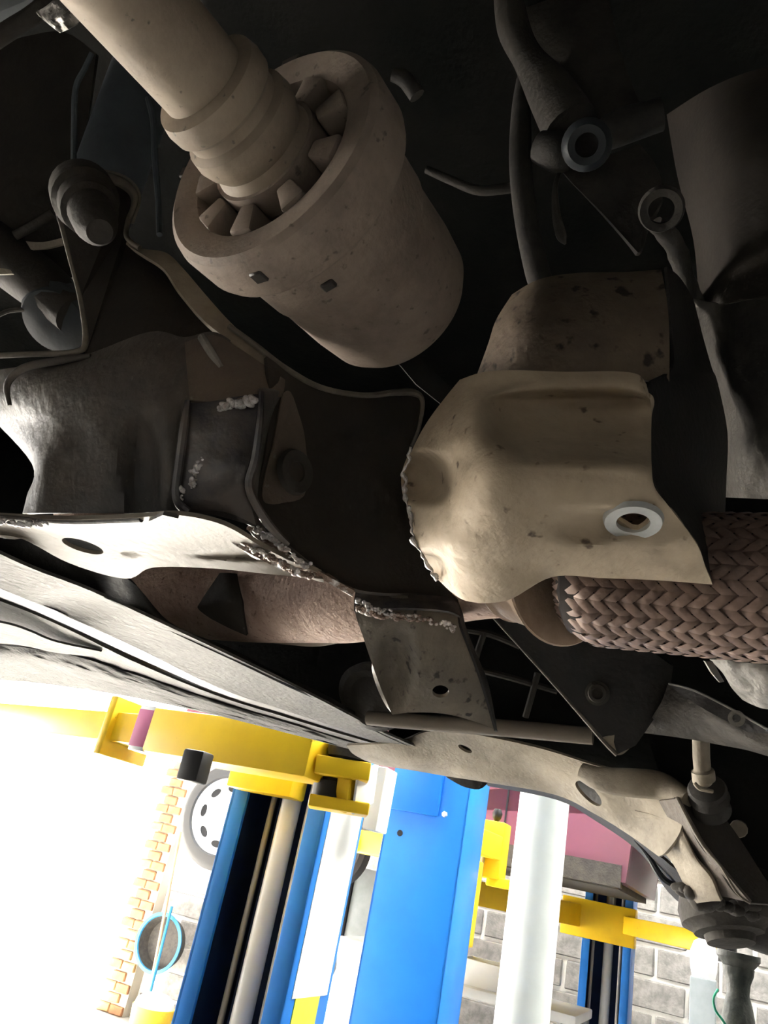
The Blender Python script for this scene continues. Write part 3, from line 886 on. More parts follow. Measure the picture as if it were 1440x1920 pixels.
# wavy top flange with its thin bright lip
tube('flange_lip', [(-40, 668, .565, .0022), (60, 664, .56, .0022), (140, 660, .556, .0022), (160, 640, .56, .0022), (150, 560, .585, .0018), (122, 450, .60, .0018), (104, 372, .61, .002), (112, 345, .61, .0025), (140, 333, .61, .0035), (190, 330, .61, .0035), (236, 345, .61, .003), (254, 372, .61, .002), (240, 415, .605, .002), (238, 445, .60, .002), (262, 465, .595, .002)], M['lip'], XM, 10, 6)
tube('flange_lip', [(18, 760, .562, .0015), (14, 720, .562, .0025), (45, 690, .558, .003), (110, 676, .556, .003), (170, 668, .555, .002)], M['cross'], XM, 10, 6)
plate('mounting_tower', [(104, 372, .63), (140, 336, .63), (190, 333, .63), (236, 347, .63), (252, 375, .63), (238, 420, .63), (240, 452, .63), (268, 470, .625), (330, 530, .615), (420, 618, .59), (345, 640, .57), (280, 630, .57), (160, 668, .575), (150, 560, .60), (122, 450, .62)], M['web'], XM, 0.003)
patch('tower_flange', [
    [(238, 452, .60), (268, 466, .597), (312, 474, .594), (345, 505, .59), (392, 560, .58), (440, 612, .565), (492, 655, .555), (540, 700, .555)],
    [(236, 458, .60), (272, 480, .59), (308, 505, .584), (335, 545, .576), (372, 590, .565), (405, 620, .552), (462, 662, .545), (520, 712, .55)],
], M['arm'], XM, 5, 0.003, rough=0.002, rs=60)
# tower rim, a folded edge around the bolt pocket
patch('tower_rim', [
    [(100, 380, .613), (106, 345, .612), (140, 326, .612), (190, 321, .612), (240, 337, .612), (260, 370, .613), (246, 418, .61)],
    [(116, 384, .628), (124, 360, .628), (150, 346, .628), (190, 340, .628), (228, 354, .628), (246, 376, .628), (236, 416, .625)],
], M['lip'], XM, 5, 0.002)
lathe('mount_bolt', W(150, 350, .60), W(200, 465, .52) - W(150, 350, .60), [(0, 0.02), (0.01, 0.024), (0.03, 0.0245), (0.034, 0.021), (0.05, 0.0205), (0.052, 0.0165), (0.075, 0.0155), (0.085, 0.013), (0.092, 0.009)], M['greybrown'], XM, 24)
patch('gusset', [
    [(346, 642, .539), (400, 628, .539), (455, 657, .541), (535, 712, .549)],
    [(350, 690, .5215), (420, 692, .5235), (475, 710, .527), (533, 730, .545)],
    [(356, 750, .5055), (420, 754, .5045), (468, 746, .506), (528, 744, .541)],
], M['crossbrown'], XM, 6, 0.002, rough=0.0015, rs=60)
# central tar-coated plate welded over the face
CP = patch('centre_plate', [
    [(352, 756, .5055), (400, 752, .504), (440, 744, .504), (488, 738, .507)],
    [(346, 800, .4985), (395, 806, .497), (445, 800, .497), (486, 785, .500)],
    [(338, 868, .4955), (392, 872, .491), (440, 872, .491), (478, 860, .497)],
    [(330, 925, .494), (385, 930, .489), (430, 928, .489), (468, 925, .495)],
    [(342, 955, .496), (388, 957, .493), (430, 962, .493), (480, 985, .497)],
], M['tar'], XM, 7, 0.004, rough=0.002, rs=45)
tube('seam_edge', [(352, 752, .503, .002), (345, 800, .496, .003), (336, 870, .492, .003), (330, 920, .491, .003), (336, 945, .491, .003), (352, 960, .492, .003)], M['tar'], XM, 8, 6)
tube('seam_edge', [(490, 735, .505, .002), (487, 790, .498, .0025), (478, 860, .494, .003), (466, 905, .492, .003), (476, 940, .493, .003), (505, 985, .50, .003), (540, 1020, .51, .002)], M['tar'], XM, 8, 6)
def weld(name, pts, r, parent, m_='weld', n=26, seed=1):
    """a row of small weld lumps"""
    rnd = random.Random(seed)
    sp = spline(pts, n)
    bm = bmesh.new()
    for q_ in range(n * 3):
        p = sp[rnd.randrange(len(sp))]
        c = W(p[0] + rnd.uniform(-5, 5), p[1] + rnd.uniform(-5, 5), p[2])
        rr = r * rnd.uniform(0.25, 0.8)
        mt = Matrix.Translation(c) @ Matrix.Rotation(rnd.uniform(0, 3), 4, 'Z') @ Matrix.Diagonal((rr * rnd.uniform(.8, 2.2), rr, rr * rnd.uniform(.7, 1.2), 1))
        bmesh.ops.create_icosphere(bm, subdivisions=2, radius=1, matrix=mt)
    return meshobj(name, bm, M[m_], parent)
weld('weld_bead', [(412, 770, .5015), (430, 762, .5005), (455, 756, .50), (472, 750, .50)], .0032, XM, n=12, seed=3)
weld('weld_bead', [(360, 915, .490), (366, 895, .492), (374, 872, .493), (378, 860, .494)], .0028, XM, n=10, seed=4)
weld('weld_bead', [(340, 918, .491), (338, 935, .491)], .0022, XM, n=4, seed=5)
tube('lead_seam', [(378, 632, .538, .003), (395, 660, .53, .003), (415, 690, .525, .0022)], M['alu'], XM, 8, 5)

# -- dark web of the crossmember to the right of the welded plate
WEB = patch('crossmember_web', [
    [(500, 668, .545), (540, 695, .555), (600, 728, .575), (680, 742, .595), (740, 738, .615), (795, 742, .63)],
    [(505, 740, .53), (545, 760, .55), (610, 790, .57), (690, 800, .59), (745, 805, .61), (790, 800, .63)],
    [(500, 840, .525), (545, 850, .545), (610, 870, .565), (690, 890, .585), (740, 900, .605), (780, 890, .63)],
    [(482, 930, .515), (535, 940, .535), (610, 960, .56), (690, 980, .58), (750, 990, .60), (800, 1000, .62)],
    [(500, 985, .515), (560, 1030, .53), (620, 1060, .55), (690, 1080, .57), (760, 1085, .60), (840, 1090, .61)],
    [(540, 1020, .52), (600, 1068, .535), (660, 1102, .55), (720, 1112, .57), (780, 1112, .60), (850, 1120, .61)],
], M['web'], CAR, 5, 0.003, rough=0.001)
tube('web_rim', [(430, 612, .56, .0022), (480, 648, .552, .0022), (532, 688, .553, .0022), (600, 726, .572, .0022), (680, 741, .592, .0022), (740, 736, .61, .0026), (775, 736, .62, .003), (792, 752, .622, .002), (786, 800, .62, .0015), (772, 836, .62, .0015)], M['lip'], WEB, 8, 6)
pw_ = W(552, 885, .535)
nw = (pw_ - W(580, 885, .547)).cross(W(552, 850, .537) - pw_).normalized()
if nw.dot(CAM - pw_) < 0:
    nw = -nw
wpl = lathe('slot_washer', pw_ - nw * 0.0, nw, [(0.0, 0.0075), (0.003, 0.0075), (0.0035, 0.015), (0.0, 0.0165)], M['greybrown'], WEB, 32, closed=True)
lathe('slot_bore', pw_, nw, [(-0.002, 0.0074), (0.0012, 0.0074)], M['pocket'], WEB, 24)
plate('web_tongue', [(530, 745, .538), (545, 735, .54), (560, 775, .545), (570, 810, .546), (575, 850, .545), (580, 885, .545), (570, 930, .543), (540, 942, .537), (505, 945, .522), (492, 930, .518), (500, 880, .522), (515, 820, .53)], M['crossbrown'], WEB, 0.002, smooth_k=3)

# -- torn, welded seam along the lower corner
patch('torn_strip', [
    [(345, 966, .503), (400, 975, .503), (450, 1005, .505), (500, 1040, .507), (550, 1068, .51), (590, 1082, .512)],
    [(352, 976, .505), (402, 995, .505), (450, 1028, .506), (500, 1055, .508), (545, 1076, .511), (580, 1086, .513)],
], M['weldrust'], XM, 8, 0.003, rough=0.006, rs=120)
patch('torn_strip', [
    [(470, 985, .512), (510, 1012, .515), (550, 1045, .52), (600, 1072, .525), (665, 1108, .53)],
    [(462, 992, .512), (500, 1026, .515), (545, 1058, .52), (592, 1080, .525), (660, 1118, .53)],
], M['weldrust'], XM, 8, 0.003, rough=0.005, rs=110)
weld('weld_bead', [(360, 975, .500), (420, 988, .500), (480, 1030, .502), (540, 1064, .506), (580, 1080, .508)], .0024, XM, 'weldrust', 40, 8)
weld('weld_bead', [(480, 992, .508), (520, 1020, .51), (560, 1052, .513), (580, 1062, .515)], .0026, XM, 'weld', 22, 9)
weld('weld_bead', [(-10, 976, .50), (40, 980, .50), (60, 982, .50), (85, 978, .50)], .0022, XM, 'weld', 16, 10)

# -- pale bottom plate of the crossmember
zb_ = 1.772
def g(row, z):
    return [Z(x, y, z) for x, y in row]
BP = patch('bottom_plate', [
    g([(-40, 966), (60, 972), (150, 974), (260, 970), (335, 966), (420, 985), (500, 1030), (600, 1076)], 1.772),
    g([(-40, 984), (50, 992), (140, 1004), (250, 1012), (330, 1012), (420, 1020), (500, 1048), (602, 1079)], 1.772),
    g([(-40, 994), (50, 1006), (135, 1036), (235, 1050), (310, 1040), (410, 1046), (500, 1064), (604, 1082)], 1.770),
    g([(-40, 1000), (40, 1010), (130, 1056), (235, 1085), (288, 1064), (400, 1066), (500, 1076), (606, 1086)], 1.768),
], M['beige'], CAR, 6, 0.003, bumps=[(460, 1042, 120, 9, 0.006), (245, 1036, 22, 6, 0.004)])
hc = W(*Z(156, 1022, 1.772))
patch('plate_hole_shade', [  # black sheet puts the shade behind the plate's hole
    g([(60, 985), (160, 990), (260, 990)], 1.800),
    g([(60, 1030), (160, 1060), (260, 1075)], 1.800),
], M['pan'], BP, 3, 0.002)
cut(BP, [(hc, Vector((0, 0, 1)), 0.0155, 0.012, RT0)])
tube('plate_edge', [(*Z(-40, 966, 1.772)[:3], .002), (*Z(60, 974, 1.772), .002), (*Z(150, 978, 1.772), .002), (*Z(265, 974, 1.772), .002)], M['cross'], BP, 8, 4)
plate('drain_tab', [Z(278, 978, 1.77), Z(292, 988, 1.77), Z(308, 992, 1.77), Z(322, 984, 1.77), Z(334, 972, 1.77), Z(305, 966, 1.77)], M['cross'], BP, 0.003)
# vertical inner wall behind the bottom plate, left of the exhaust
# -- exhaust
EX = tube('exhaust_pipe', [(190, 800, 1.25, .05), (170, 960, 1.12, .05), (235, 1075, 1.0, .05), (330, 1112, .95, .05), (470, 1126, .90, .048), (600, 1128, .81, .043), (680, 1126, .74, .039), (800, 1100, .68, .036), (900, 1084, .64, .034), (985, 1080, .60, .032)], M['rust'], CAR, 32, 6)
ea = W(958, 1081, .612); eb = W(1066, 1080, .555)
lathe('pipe_collar', ea, eb - ea, [(0, .0335), (0.006, .036), (0.010, .0345), (0.016, .036), (0.030, .0385), (0.048, .042), (0.058, .0475), (0.0605, .0505), (0.062, .0495), (0.0615, .02)], M['collar'], EX, 48)
weld('weld_bead', [(952, 1122, .585), (960, 1140, .58), (972, 1150, .575), (985, 1160, .572)], .004, EX, 'weldrust', 12, 12)
patch('pipe_shield_rim', [
    [(480, 1196, .88), (540, 1200, .84), (600, 1200, .80), (665, 1186, .74)],
    [(478, 1202, .88), (540, 1209, .84), (600, 1212, .80), (668, 1198, .74)],
], M['beige'], EX, 5, 0.002)
# dark patch across the pipe
patch('pipe_dark_patch', [
    [(412, 1074, 0.862), (430, 1074, 0.857), (445, 1076, 0.857)],
    [(376, 1128, 0.847), (425, 1118, 0.834), (452, 1120, 0.827)],
    [(372, 1142, 0.847), (425, 1150, 0.834), (455, 1150, 0.827)],
    [(395, 1160, 0.847), (430, 1178, 0.842), (462, 1192, 0.837)],
], M['web'], EX, 4, 0.004)
# braided flexible section
fa = W(1062, 1080, .553); fb = fa + (W(1600, 1112, .47) - fa) * 1.5
FA = (fb - fa).normalized(); FL = (fb - fa).length
FX = lathe('flex_pipe', fa, FA, [(0.0, 0.030), (0.006, 0.040), (0.02, 0.0445), (FL, 0.0455)], M['braidin'], CAR, 48)
fu = FA.orthogonal().normalized(); fv = FA.cross(fu)
lathe('pipe_collar', fb, FA, [(-0.012, .02), (-0.012, .0505), (0.004, .0505), (0.012, .042), (0.05, .036), (0.25, .036)], M['collar'], FX, 40)
NS = 32
DLT = 2 * math.pi / NS
R0 = 0.0468
def strand_mesh(dirn, par, tgt):
    bm = bmesh.new()
    prev = None
    step = DLT / 10
    L = FL / R0                       # axial length in radians of arc
    n = int(L / step)
    wid = 0.325 * DLT * R0
    for i in range(n + 1):
        s = i * step
        th = dirn * s * 0.92
        # crossing index decides over / under: two over, two under
        ph = (2 * par + 2 * s * 0.92 / DLT * 1.0) if dirn > 0 else (2 * par - 2 * s * 0.92 / DLT)
        lift = math.sin(2 * math.pi * (ph / 4.0))
        lift = max(-1, min(1, lift * 1.6)) * (1 if dirn > 0 else -1)
        tap = min(1.0, 0.66 + 0.34 * math.sin(min(1, s * R0 / 0.028) * math.pi / 2))
        r = (R0 + 0.0011 * lift) * tap
        rad = fu * math.cos(th) + fv * math.sin(th)
        tgv = FA.cross(rad)
        c = FA * (s * R0) + rad * r
        along_ = (FA + tgv * (dirn * 0.92)).normalized()
        side = along_.cross(rad).normalized()
        e0 = bm.verts.new(c - side * wid - rad * 0.0003)
        e1 = bm.verts.new(c + rad * 0.0003)
        e2 = bm.verts.new(c + side * wid - rad * 0.0003)
        if prev:
            bm.faces.new((prev[0], prev[1], e1, e0))
            bm.faces.new((prev[1], prev[2], e2, e1))
        prev = (e0, e1, e2)
    bmesh.ops.recalc_face_normals(bm, faces=bm.faces)
    me = bpy.data.meshes.new('braid_strand')
    bm.to_mesh(me); bm.free()
    me.materials.append(M['braid'])
    me.shade_smooth()
    return me
for dirn in (1, -1):
    for par in (0, 1):
        me = strand_mesh(dirn, par, None)
        for i in range(par, NS, 2):
            o = bpy.data.objects.new('braid_strand', me)
            COL.objects.link(o)
            o.parent = FX
            rot = Matrix.Rotation(DLT * i, 4, FA)
            o.matrix_parent_inverse = FX.matrix_world.inverted()
            o.matrix_world = Matrix.Translation(fa) @ rot

# -- right bracket: big dusty pressed shell, torn on its left edge
SB = patch('bracket_shell', [
    [(862, 712, .492), (905, 698, .470), (960, 694, .464), (1060, 697, .460), (1150, 696, .457), (1196, 702, .456), (1212, 720, .462)],
    [(835, 745, .494), (885, 730, .466), (960, 722, .460), (1060, 726, .456), (1150, 728, .453), (1200, 735, .452), (1218, 745, .456)],
    [(803, 788, .499), (862, 772, .456), (905, 752, .446), (975, 752, .474), (1150, 750, .477), (1205, 756, .469), (1221, 766, .465)],
    [(778, 832, .506), (845, 825, .450), (900, 806, .430), (965, 806, .460), (1150, 808, .460), (1208, 812, .450), (1221, 818, .446)],
    [(760, 880, .515), (838, 872, .462), (905, 852, .418), (1000, 858, .411), (1150, 864, .405), (1212, 870, .407), (1222, 876, .410)],
    [(758, 925, .515), (835, 918, .460), (905, 892, .412), (1020, 892, .402), (1150, 898, .401), (1215, 908, .402), (1228, 914, .406)],
    [(770, 968, .507), (838, 962, .452), (910, 948, .416), (1030, 945, .409), (1140, 945, .407), (1225, 950, .407), (1256, 952, .409)],
    [(776, 1012, .500), (845, 1015, .450), (925, 1012, .430), (1030, 1005, .424), (1140, 1008, .422), (1235, 1012, .421), (1306, 1020, .421)],
    [(800, 1055, .500), (858, 1062, .462), (930, 1060, .446), (1020, 1052, .440), (1130, 1052, .437), (1230, 1058, .436), (1322, 1062, .436)],
    [(822, 1088, .500), (872, 1126, .484), (950, 1126, .466), (1035, 1082, .455), (1130, 1084, .452), (1230, 1088, .451), (1336, 1096, .451)],
], M['shield'], CAR, 7, 0.003, rough=0.0012, rs=45,
    bumps=[(1110, 985, 90, 38, 0.010), (1215, 985, 110, 32, 0.004), (800, 895, 62, 56, 0.034), (815, 1060, 30, 28, 0.016)])
hl, hn = hit(SB, 1187, 972)
hn = (hit(SB, 1235, 972)[0] - hit(SB, 1140, 972)[0]).cross(hit(SB, 1187, 955)[0] - hit(SB, 1187, 992)[0]).normalized()
if hn.dot(CAM - hl) < 0:
    hn = -hn
cut(SB, [(hl, hn, 0.0085, 0.0085, RGT)])
lathe('hole_ring', hl + hn * 0.0002, hn, [(0.0, 0.0088), (0.0030, 0.0088), (0.0032, 0.0148), (0.0, 0.0158)], M['zinc'], SB, 36, closed=True)
te = [(772, 838, .503), (766, 860, .506), (757, 885, .510), (760, 905, .511), (757, 925, .512), (764, 948, .508), (768, 965, .505), (772, 990, .50), (776, 1012, .497), (788, 1034, .497), (800, 1056, .497), (812, 1076, .497), (822, 1088, .497)]
rt = random.Random(4)
tube('torn_edge', [(x + rt.uniform(-3, 3), y, d, rt.uniform(.0006, .0022)) for x, y, d in spline(te, 3, True)], M['weld'], SB, 8, 3, rough=0.8, rs=300)
# open side of the bracket, its unlit hollow put in as black
patch('bracket_side_shade', [
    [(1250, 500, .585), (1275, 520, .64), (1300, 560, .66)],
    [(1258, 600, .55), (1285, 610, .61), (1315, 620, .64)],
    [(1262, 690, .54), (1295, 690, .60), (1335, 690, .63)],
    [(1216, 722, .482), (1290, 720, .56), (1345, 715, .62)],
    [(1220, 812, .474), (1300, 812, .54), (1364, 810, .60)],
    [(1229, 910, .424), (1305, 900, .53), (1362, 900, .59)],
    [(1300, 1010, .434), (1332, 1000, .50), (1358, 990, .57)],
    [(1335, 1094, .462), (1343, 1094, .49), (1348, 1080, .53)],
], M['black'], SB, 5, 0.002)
# upper tunnel cover behind the bracket
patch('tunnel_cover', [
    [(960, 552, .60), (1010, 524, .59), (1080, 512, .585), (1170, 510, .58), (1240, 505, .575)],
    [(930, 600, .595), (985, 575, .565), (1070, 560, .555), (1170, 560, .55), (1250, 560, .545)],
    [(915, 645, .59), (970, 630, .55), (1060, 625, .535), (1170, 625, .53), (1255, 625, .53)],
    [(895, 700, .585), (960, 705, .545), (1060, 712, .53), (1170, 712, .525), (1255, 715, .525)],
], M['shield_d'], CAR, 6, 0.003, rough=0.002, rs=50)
# casting at the far right edge
GC = patch('gearbox_casing', [
    [(1300, 560, .66), (1360, 570, .63), (1420, 560, .60), (1520, 560, 0.580), (1800, 590, 0.560)],
    [(1325, 660, .65), (1370, 670, .61), (1430, 670, .59), (1520, 660, 0.570), (1800, 690, 0.550)],
    [(1345, 760, .65), (1385, 770, .60), (1440, 770, .58), (1520, 770, 0.570), (1800, 800, 0.550)],
    [(1350, 860, .65), (1390, 860, .60), (1440, 860, .585), (1520, 860, 0.570), (1800, 890, 0.550)],
    [(1352, 932, .66), (1390, 934, .62), (1440, 936, .60), (1520, 940, 0.580), (1800, 970, 0.560)],
], M['greybrown'], CAR, 5, 0.004, rough=0.006, rs=60)
patch('gearbox_bulge', [
    [(1250, 215, .80), (1330, 165, .72), (1420, 130, .68), (1540, 110, 0.660), (1800, 140, 0.640)],
    [(1270, 330, .76), (1340, 300, .68), (1420, 280, .64), (1540, 270, 0.620), (1800, 300, 0.600)],
    [(1300, 450, .72), (1350, 440, .66), (1420, 430, .63), (1540, 420, 0.610), (1800, 450, 0.590)],
    [(1310, 560, .68), (1355, 570, .65), (1420, 560, .62), (1540, 560, 0.600), (1800, 590, 0.580)],
], M['web'], GC, 5, 0.004, rough=0.004, rs=40)
LG = lathe('casting_lug', W(1240, 392, .62), (CAM - W(1240, 392, .62)) + Vector((0, 0, -.1)), [(0.0, .010), (0.012, .010), (0.013, .016), (0.0, .018)], M['greybrown'], GC, 28, closed=True)
tube('casting_rib', [(1228, 420, .63, .006), (1262, 455, .64, .009), (1285, 520, .655, .009), (1305, 600, .68, .009), (1340, 700, .665, .007)], M['greybrown'], GC, 12, 5, rough=0.5)

# -- upper right: gear linkage in deep shade
patch('linkage_plate', [
    [(975, -60, 0.816), (1050, -60, 0.792), (1135, -60, 0.784)],
    [(985, 40, 0.792), (1060, 40, 0.768), (1150, 40, 0.760)],
    [(1030, 130, 0.768), (1100, 130, 0.744), (1175, 130, 0.736)],
    [(1090, 230, 0.744), (1150, 235, 0.720), (1200, 195, 0.720)],
], M['greybrown'], CAR, 4, 0.004)
tube('linkage_rod', [(950, -40, 0.784, .014), (962, 50, 0.768, .016), (990, 110, 0.752, .015), (1030, 170, 0.736, .022), (1070, 240, 0.720, .026)], M['greybrown'], CAR, 16, 5)
lathe('linkage_boss', W(1100, 272, .68), (CAM - W(1100, 272, .68)), [(0.0, .010), (0.02, .010), (0.021, .016), (0.014, .021), (0.0, .022)], M['bluegrey'], CAR, 28, closed=True)
tube('linkage_knuckle', [(1010, 275, 0.720, .014), (1045, 285, 0.712, .018), (1080, 290, 0.712, .014), (1110, 270, 0.712, .012), (1160, 240, 0.704, .016), (1240, 215, 0.696, .014)], M['rubber'], CAR, 14, 5)
patch('linkage_bracket', [
    [(1045, 310, 0.720), (1110, 300, 0.704), (1200, 270, 0.696)],
    [(1075, 345, 0.704), (1130, 350, 0.688), (1235, 320, 0.680)],
    [(1130, 400, 0.680), (1170, 405, 0.672), (1240, 375, 0.664)],
    [(1195, 472, 0.656), (1200, 470, 0.656), (1205, 430, 0.656)],
], M['greybrown'], CAR, 4, 0.004)
tube('breather_hose', [(985, 150, 0.774, .009), (978, 210, 0.757, .010), (976, 300, 0.740, .011), (985, 400, 0.714, .011), (1005, 500, 0.688, .011), (1020, 545, 0.671, .011)], M['rubber'], CAR, 14, 6)
tube('brake_line', [(800, 318, 0.774, .004), (850, 340, 0.765, .0045), (900, 357, 0.757, .005), (968, 351, 0.748, .005)], M['greybrown'], CAR, 10, 6)
tube('cable_tie', [(1060, 300, 0.722, .0015), (1042, 345, 0.714, .0025), (1043, 400, 0.705, .004), (1052, 440, 0.697, .005), (1060, 458, 0.697, .001)], M['greybrown'], CAR, 8, 6)
tube('hose_clip', [(735, 140, 0.731, .006), (760, 150, 0.731, .008), (782, 180, 0.731, .008)], M['rubber'], CAR, 10, 5)
plate('joint_strap', [(725, 655, .66), (770, 655, .66), (880, 760, .66), (830, 760, .66), (780, 720, .66)], M['black'], CAR, 0.004)

# -- upper left: damper, wires and links
DM = tube('damper', [(282, 110, .80, .033), (258, 180, .77, .033), (212, 310, .73, .032), (170, 430, .71, .031)], M['damper'], CAR, 32, 4)
tube('sensor_wire', [(172, 100, .70, .0022), (158, 130, .70, .0024), (142, 165, .69, .0026), (139, 230, .68, .0026), (138, 335, .66, .0024)], M['damper'], CAR, 8, 6)
tube('sensor_wire', [(278, 185, .70, .003), (288, 230, .69, .003), (290, 290, .68, .003), (297, 380, .66, .0025), (299, 440, .64, .0025)], M['damper'], CAR, 8, 6)
patch('inner_arch', [
    [(-60, 100, 0.760), (40, 70, 0.760), (120, 60, 0.744), (180, 100, 0.736)],
    [(-60, 220, 0.760), (40, 190, 0.744), (110, 190, 0.736), (160, 260, 0.736)],
    [(-60, 420, 0.720), (10, 420, 0.720), (60, 430, 0.720), (130, 430, 0.720)],
    [(-60, 520, 0.688), (10, 520, 0.696), (60, 520, 0.696), (140, 520, 0.696)],
], M['web'], CAR, 4, 0.004, rough=0.004, rs=30)
tube('arch_lip', [(-40, 95, .60, .007), (20, 55, .60, .007), (60, 30, .60, .007), (110, -10, .60, .007)], M['greybrown'], CAR, 12, 5)
patch('tank_edge', [
    [(-60, -40, .64), (20, -40, .64), (80, -40, .64)],
    [(-60, 20, .63), (0, 10, .62), (60, -10, .62)],
    [(-60, 90, .64), (-5, 52, .63), (70, 10, .63)],
], M['tankgrey'], CAR, 4, 0.003)
patch('heat_foil', [
    [(68, 22, .58), (88, 10, .57), (110, -10, .57)],
    [(82, 38, .58), (105, 28, .565), (128, 15, .56)],
    [(112, 62, .575), (128, 55, .56), (150, 40, .56)],
], M['foil'], CAR, 6, 0.001, rough=0.012, rs=120)
tube('stabiliser_link', [(28, 442, .66, .004), (60, 425, .66, .004), (100, 400, .66, .004)], M['greybrown'], CAR, 10, 3)
patch('link_plate', [
    [(48, 452, .65), (80, 454, .648), (116, 446, .645)],
    [(58, 468, .65), (85, 466, .648), (118, 458, .645)],
], M['arm'], CAR, 3, 0.003)
patch('link_plate', [
    [(-20, 502, .65), (5, 503, .65), (20, 506, .65)],
    [(-20, 514, .65), (5, 514, .65), (24, 513, .65)],
], M['arm'], CAR, 3, 0.003)
tube('control_arm', [(-40, 440, .70, .022), (20, 490, .69, .024), (90, 545, .67, .022), (140, 590, .66, .018)], M['web'], CAR, 18, 5)
lathe('arm_bush', W(138, 575, .69), W(85, 615, .65) - W(138, 575, .69), [(-0.01, .012), (0.0, .022), (0.012, .031), (0.028, .033), (0.036, .028), (0.040, .012)], M['bluegrey'], CAR, 32)
tube('brake_line', [(-20, 600, .66, .002), (20, 582, .66, .002), (70, 582, .66, .002)], M['greybrown'], CAR, 8, 5)

# -- floor rail and sill along the far side
def zz_(row, za, zb2):
    n = len(row)
    return [Z(x, y, za + (zb2 - za) * i / (n - 1)) for i, (x, y) in enumerate(row)]
RL = patch('floor_rail', [
    zz_([(-40, 1020), (60, 1066), (170, 1108), (340, 1186), (500, 1262), (600, 1312), (720, 1374), (820, 1416)], 1.782, 1.765),
    zz_([(-40, 1042), (50, 1082), (150, 1120), (310, 1202), (470, 1276), (580, 1322), (700, 1374), (810, 1417)], 1.784, 1.765),
    zz_([(-40, 1066), (45, 1106), (135, 1142), (280, 1214), (440, 1288), (555, 1330), (680, 1374), (805, 1418)], 1.784, 1.765),
    zz_([(-40, 1088), (40, 1120), (120, 1154), (250, 1212), (410, 1290), (540, 1334), (660, 1374), (800, 1420)], 1.782, 1.765),
], M['grey'], CAR, 5, 0.003, bumps=[(160, 1135, 120, 34, 0.02), (480, 1295, 140, 20, 0.012)])
def dd(row, z0_, z1_, add):
    return [(x, y, d + add) for x, y, d in zz_(row, z0_, z1_)]
patch('rail_near_shade', [  # black sheet painted as the rail's shaded near side
    dd([(-40, 985), (50, 1006), (130, 1056), (240, 1086), (320, 1168), (430, 1214), (510, 1256), (620, 1308), (730, 1372), (820, 1408)], 1.795, 1.768, 0.03),
    dd([(-40, 1022), (60, 1068), (170, 1110), (260, 1150), (345, 1190), (430, 1230), (505, 1266), (605, 1316), (722, 1376), (820, 1418)], 1.784, 1.766, 0.004),
], M['black'], RL, 5, 0.003)
patch('rail_far_shade', [  # black sheet stands for the dark gap towards the sill
    dd([(-40, 1086), (40, 1118), (120, 1152), (250, 1210), (410, 1288), (540, 1332), (660, 1372), (800, 1418)], 1.784, 1.766, 0.004),
    dd([(-40, 1116), (60, 1154), (140, 1190), (250, 1244), (400, 1306), (540, 1350), (680, 1392), (860, 1440)], 1.85, 1.785, 0.0),
], M['black'], RL, 5, 0.003)
SI = patch('sill', [
    zz_([(-40, 1206), (60, 1216), (140, 1230), (250, 1264), (400, 1314), (540, 1356), (680, 1398), (860, 1446)], 1.822, 1.765),
    zz_([(-40, 1228), (60, 1236), (140, 1250), (250, 1280), (400, 1324), (540, 1364), (680, 1403), (860, 1449)], 1.812, 1.765),
    zz_([(-40, 1252), (60, 1260), (140, 1270), (250, 1292), (400, 1332), (540, 1370), (680, 1408), (860, 1452)], 1.814, 1.765),
    zz_([(-40, 1272), (60, 1280), (140, 1290), (250, 1308), (400, 1340), (540, 1375), (680, 1411), (860, 1456)], 1.812, 1.765),
], M['sill'], CAR, 6, 0.004, rough=0.012, rs=60)
patch('sill_flange', [
    zz_([(-40, 1112), (60, 1150), (140, 1186), (250, 1240), (400, 1302), (540, 1346), (680, 1388), (860, 1436)], 1.825, 1.767),
    zz_([(-40, 1165), (60, 1185), (140, 1210), (250, 1256), (400, 1310), (540, 1352), (680, 1394), (860, 1440)], 1.826, 1.767),
    zz_([(-40, 1210), (60, 1220), (140, 1234), (250, 1270), (400, 1320), (540, 1362), (680, 1402), (860, 1448)], 1.826, 1.768),
], M['grey'], SI, 6, 0.003, rough=0.004, rs=40)
tube('sill_seam', [Z(-40, 1212, 1.815) + (.004,), Z(60, 1222, 1.815) + (.004,), Z(140, 1238, 1.815) + (.004,), Z(250, 1272, 1.815) + (.003,), Z(400, 1322, 1.80) + (.003,)], M['grey'], SI, 8, 4, rough=0.6)
patch('jacking_flange', [
    zz_([(-40, 1160), (20, 1172), (60, 1186), (105, 1204), (190, 1222)], 1.80, 1.80),
    zz_([(-40, 1205), (20, 1208), (60, 1214), (105, 1224), (180, 1232)], 1.80, 1.80),
], M['grey'], SI, 6, 0.003, rough=0.006, rs=50)

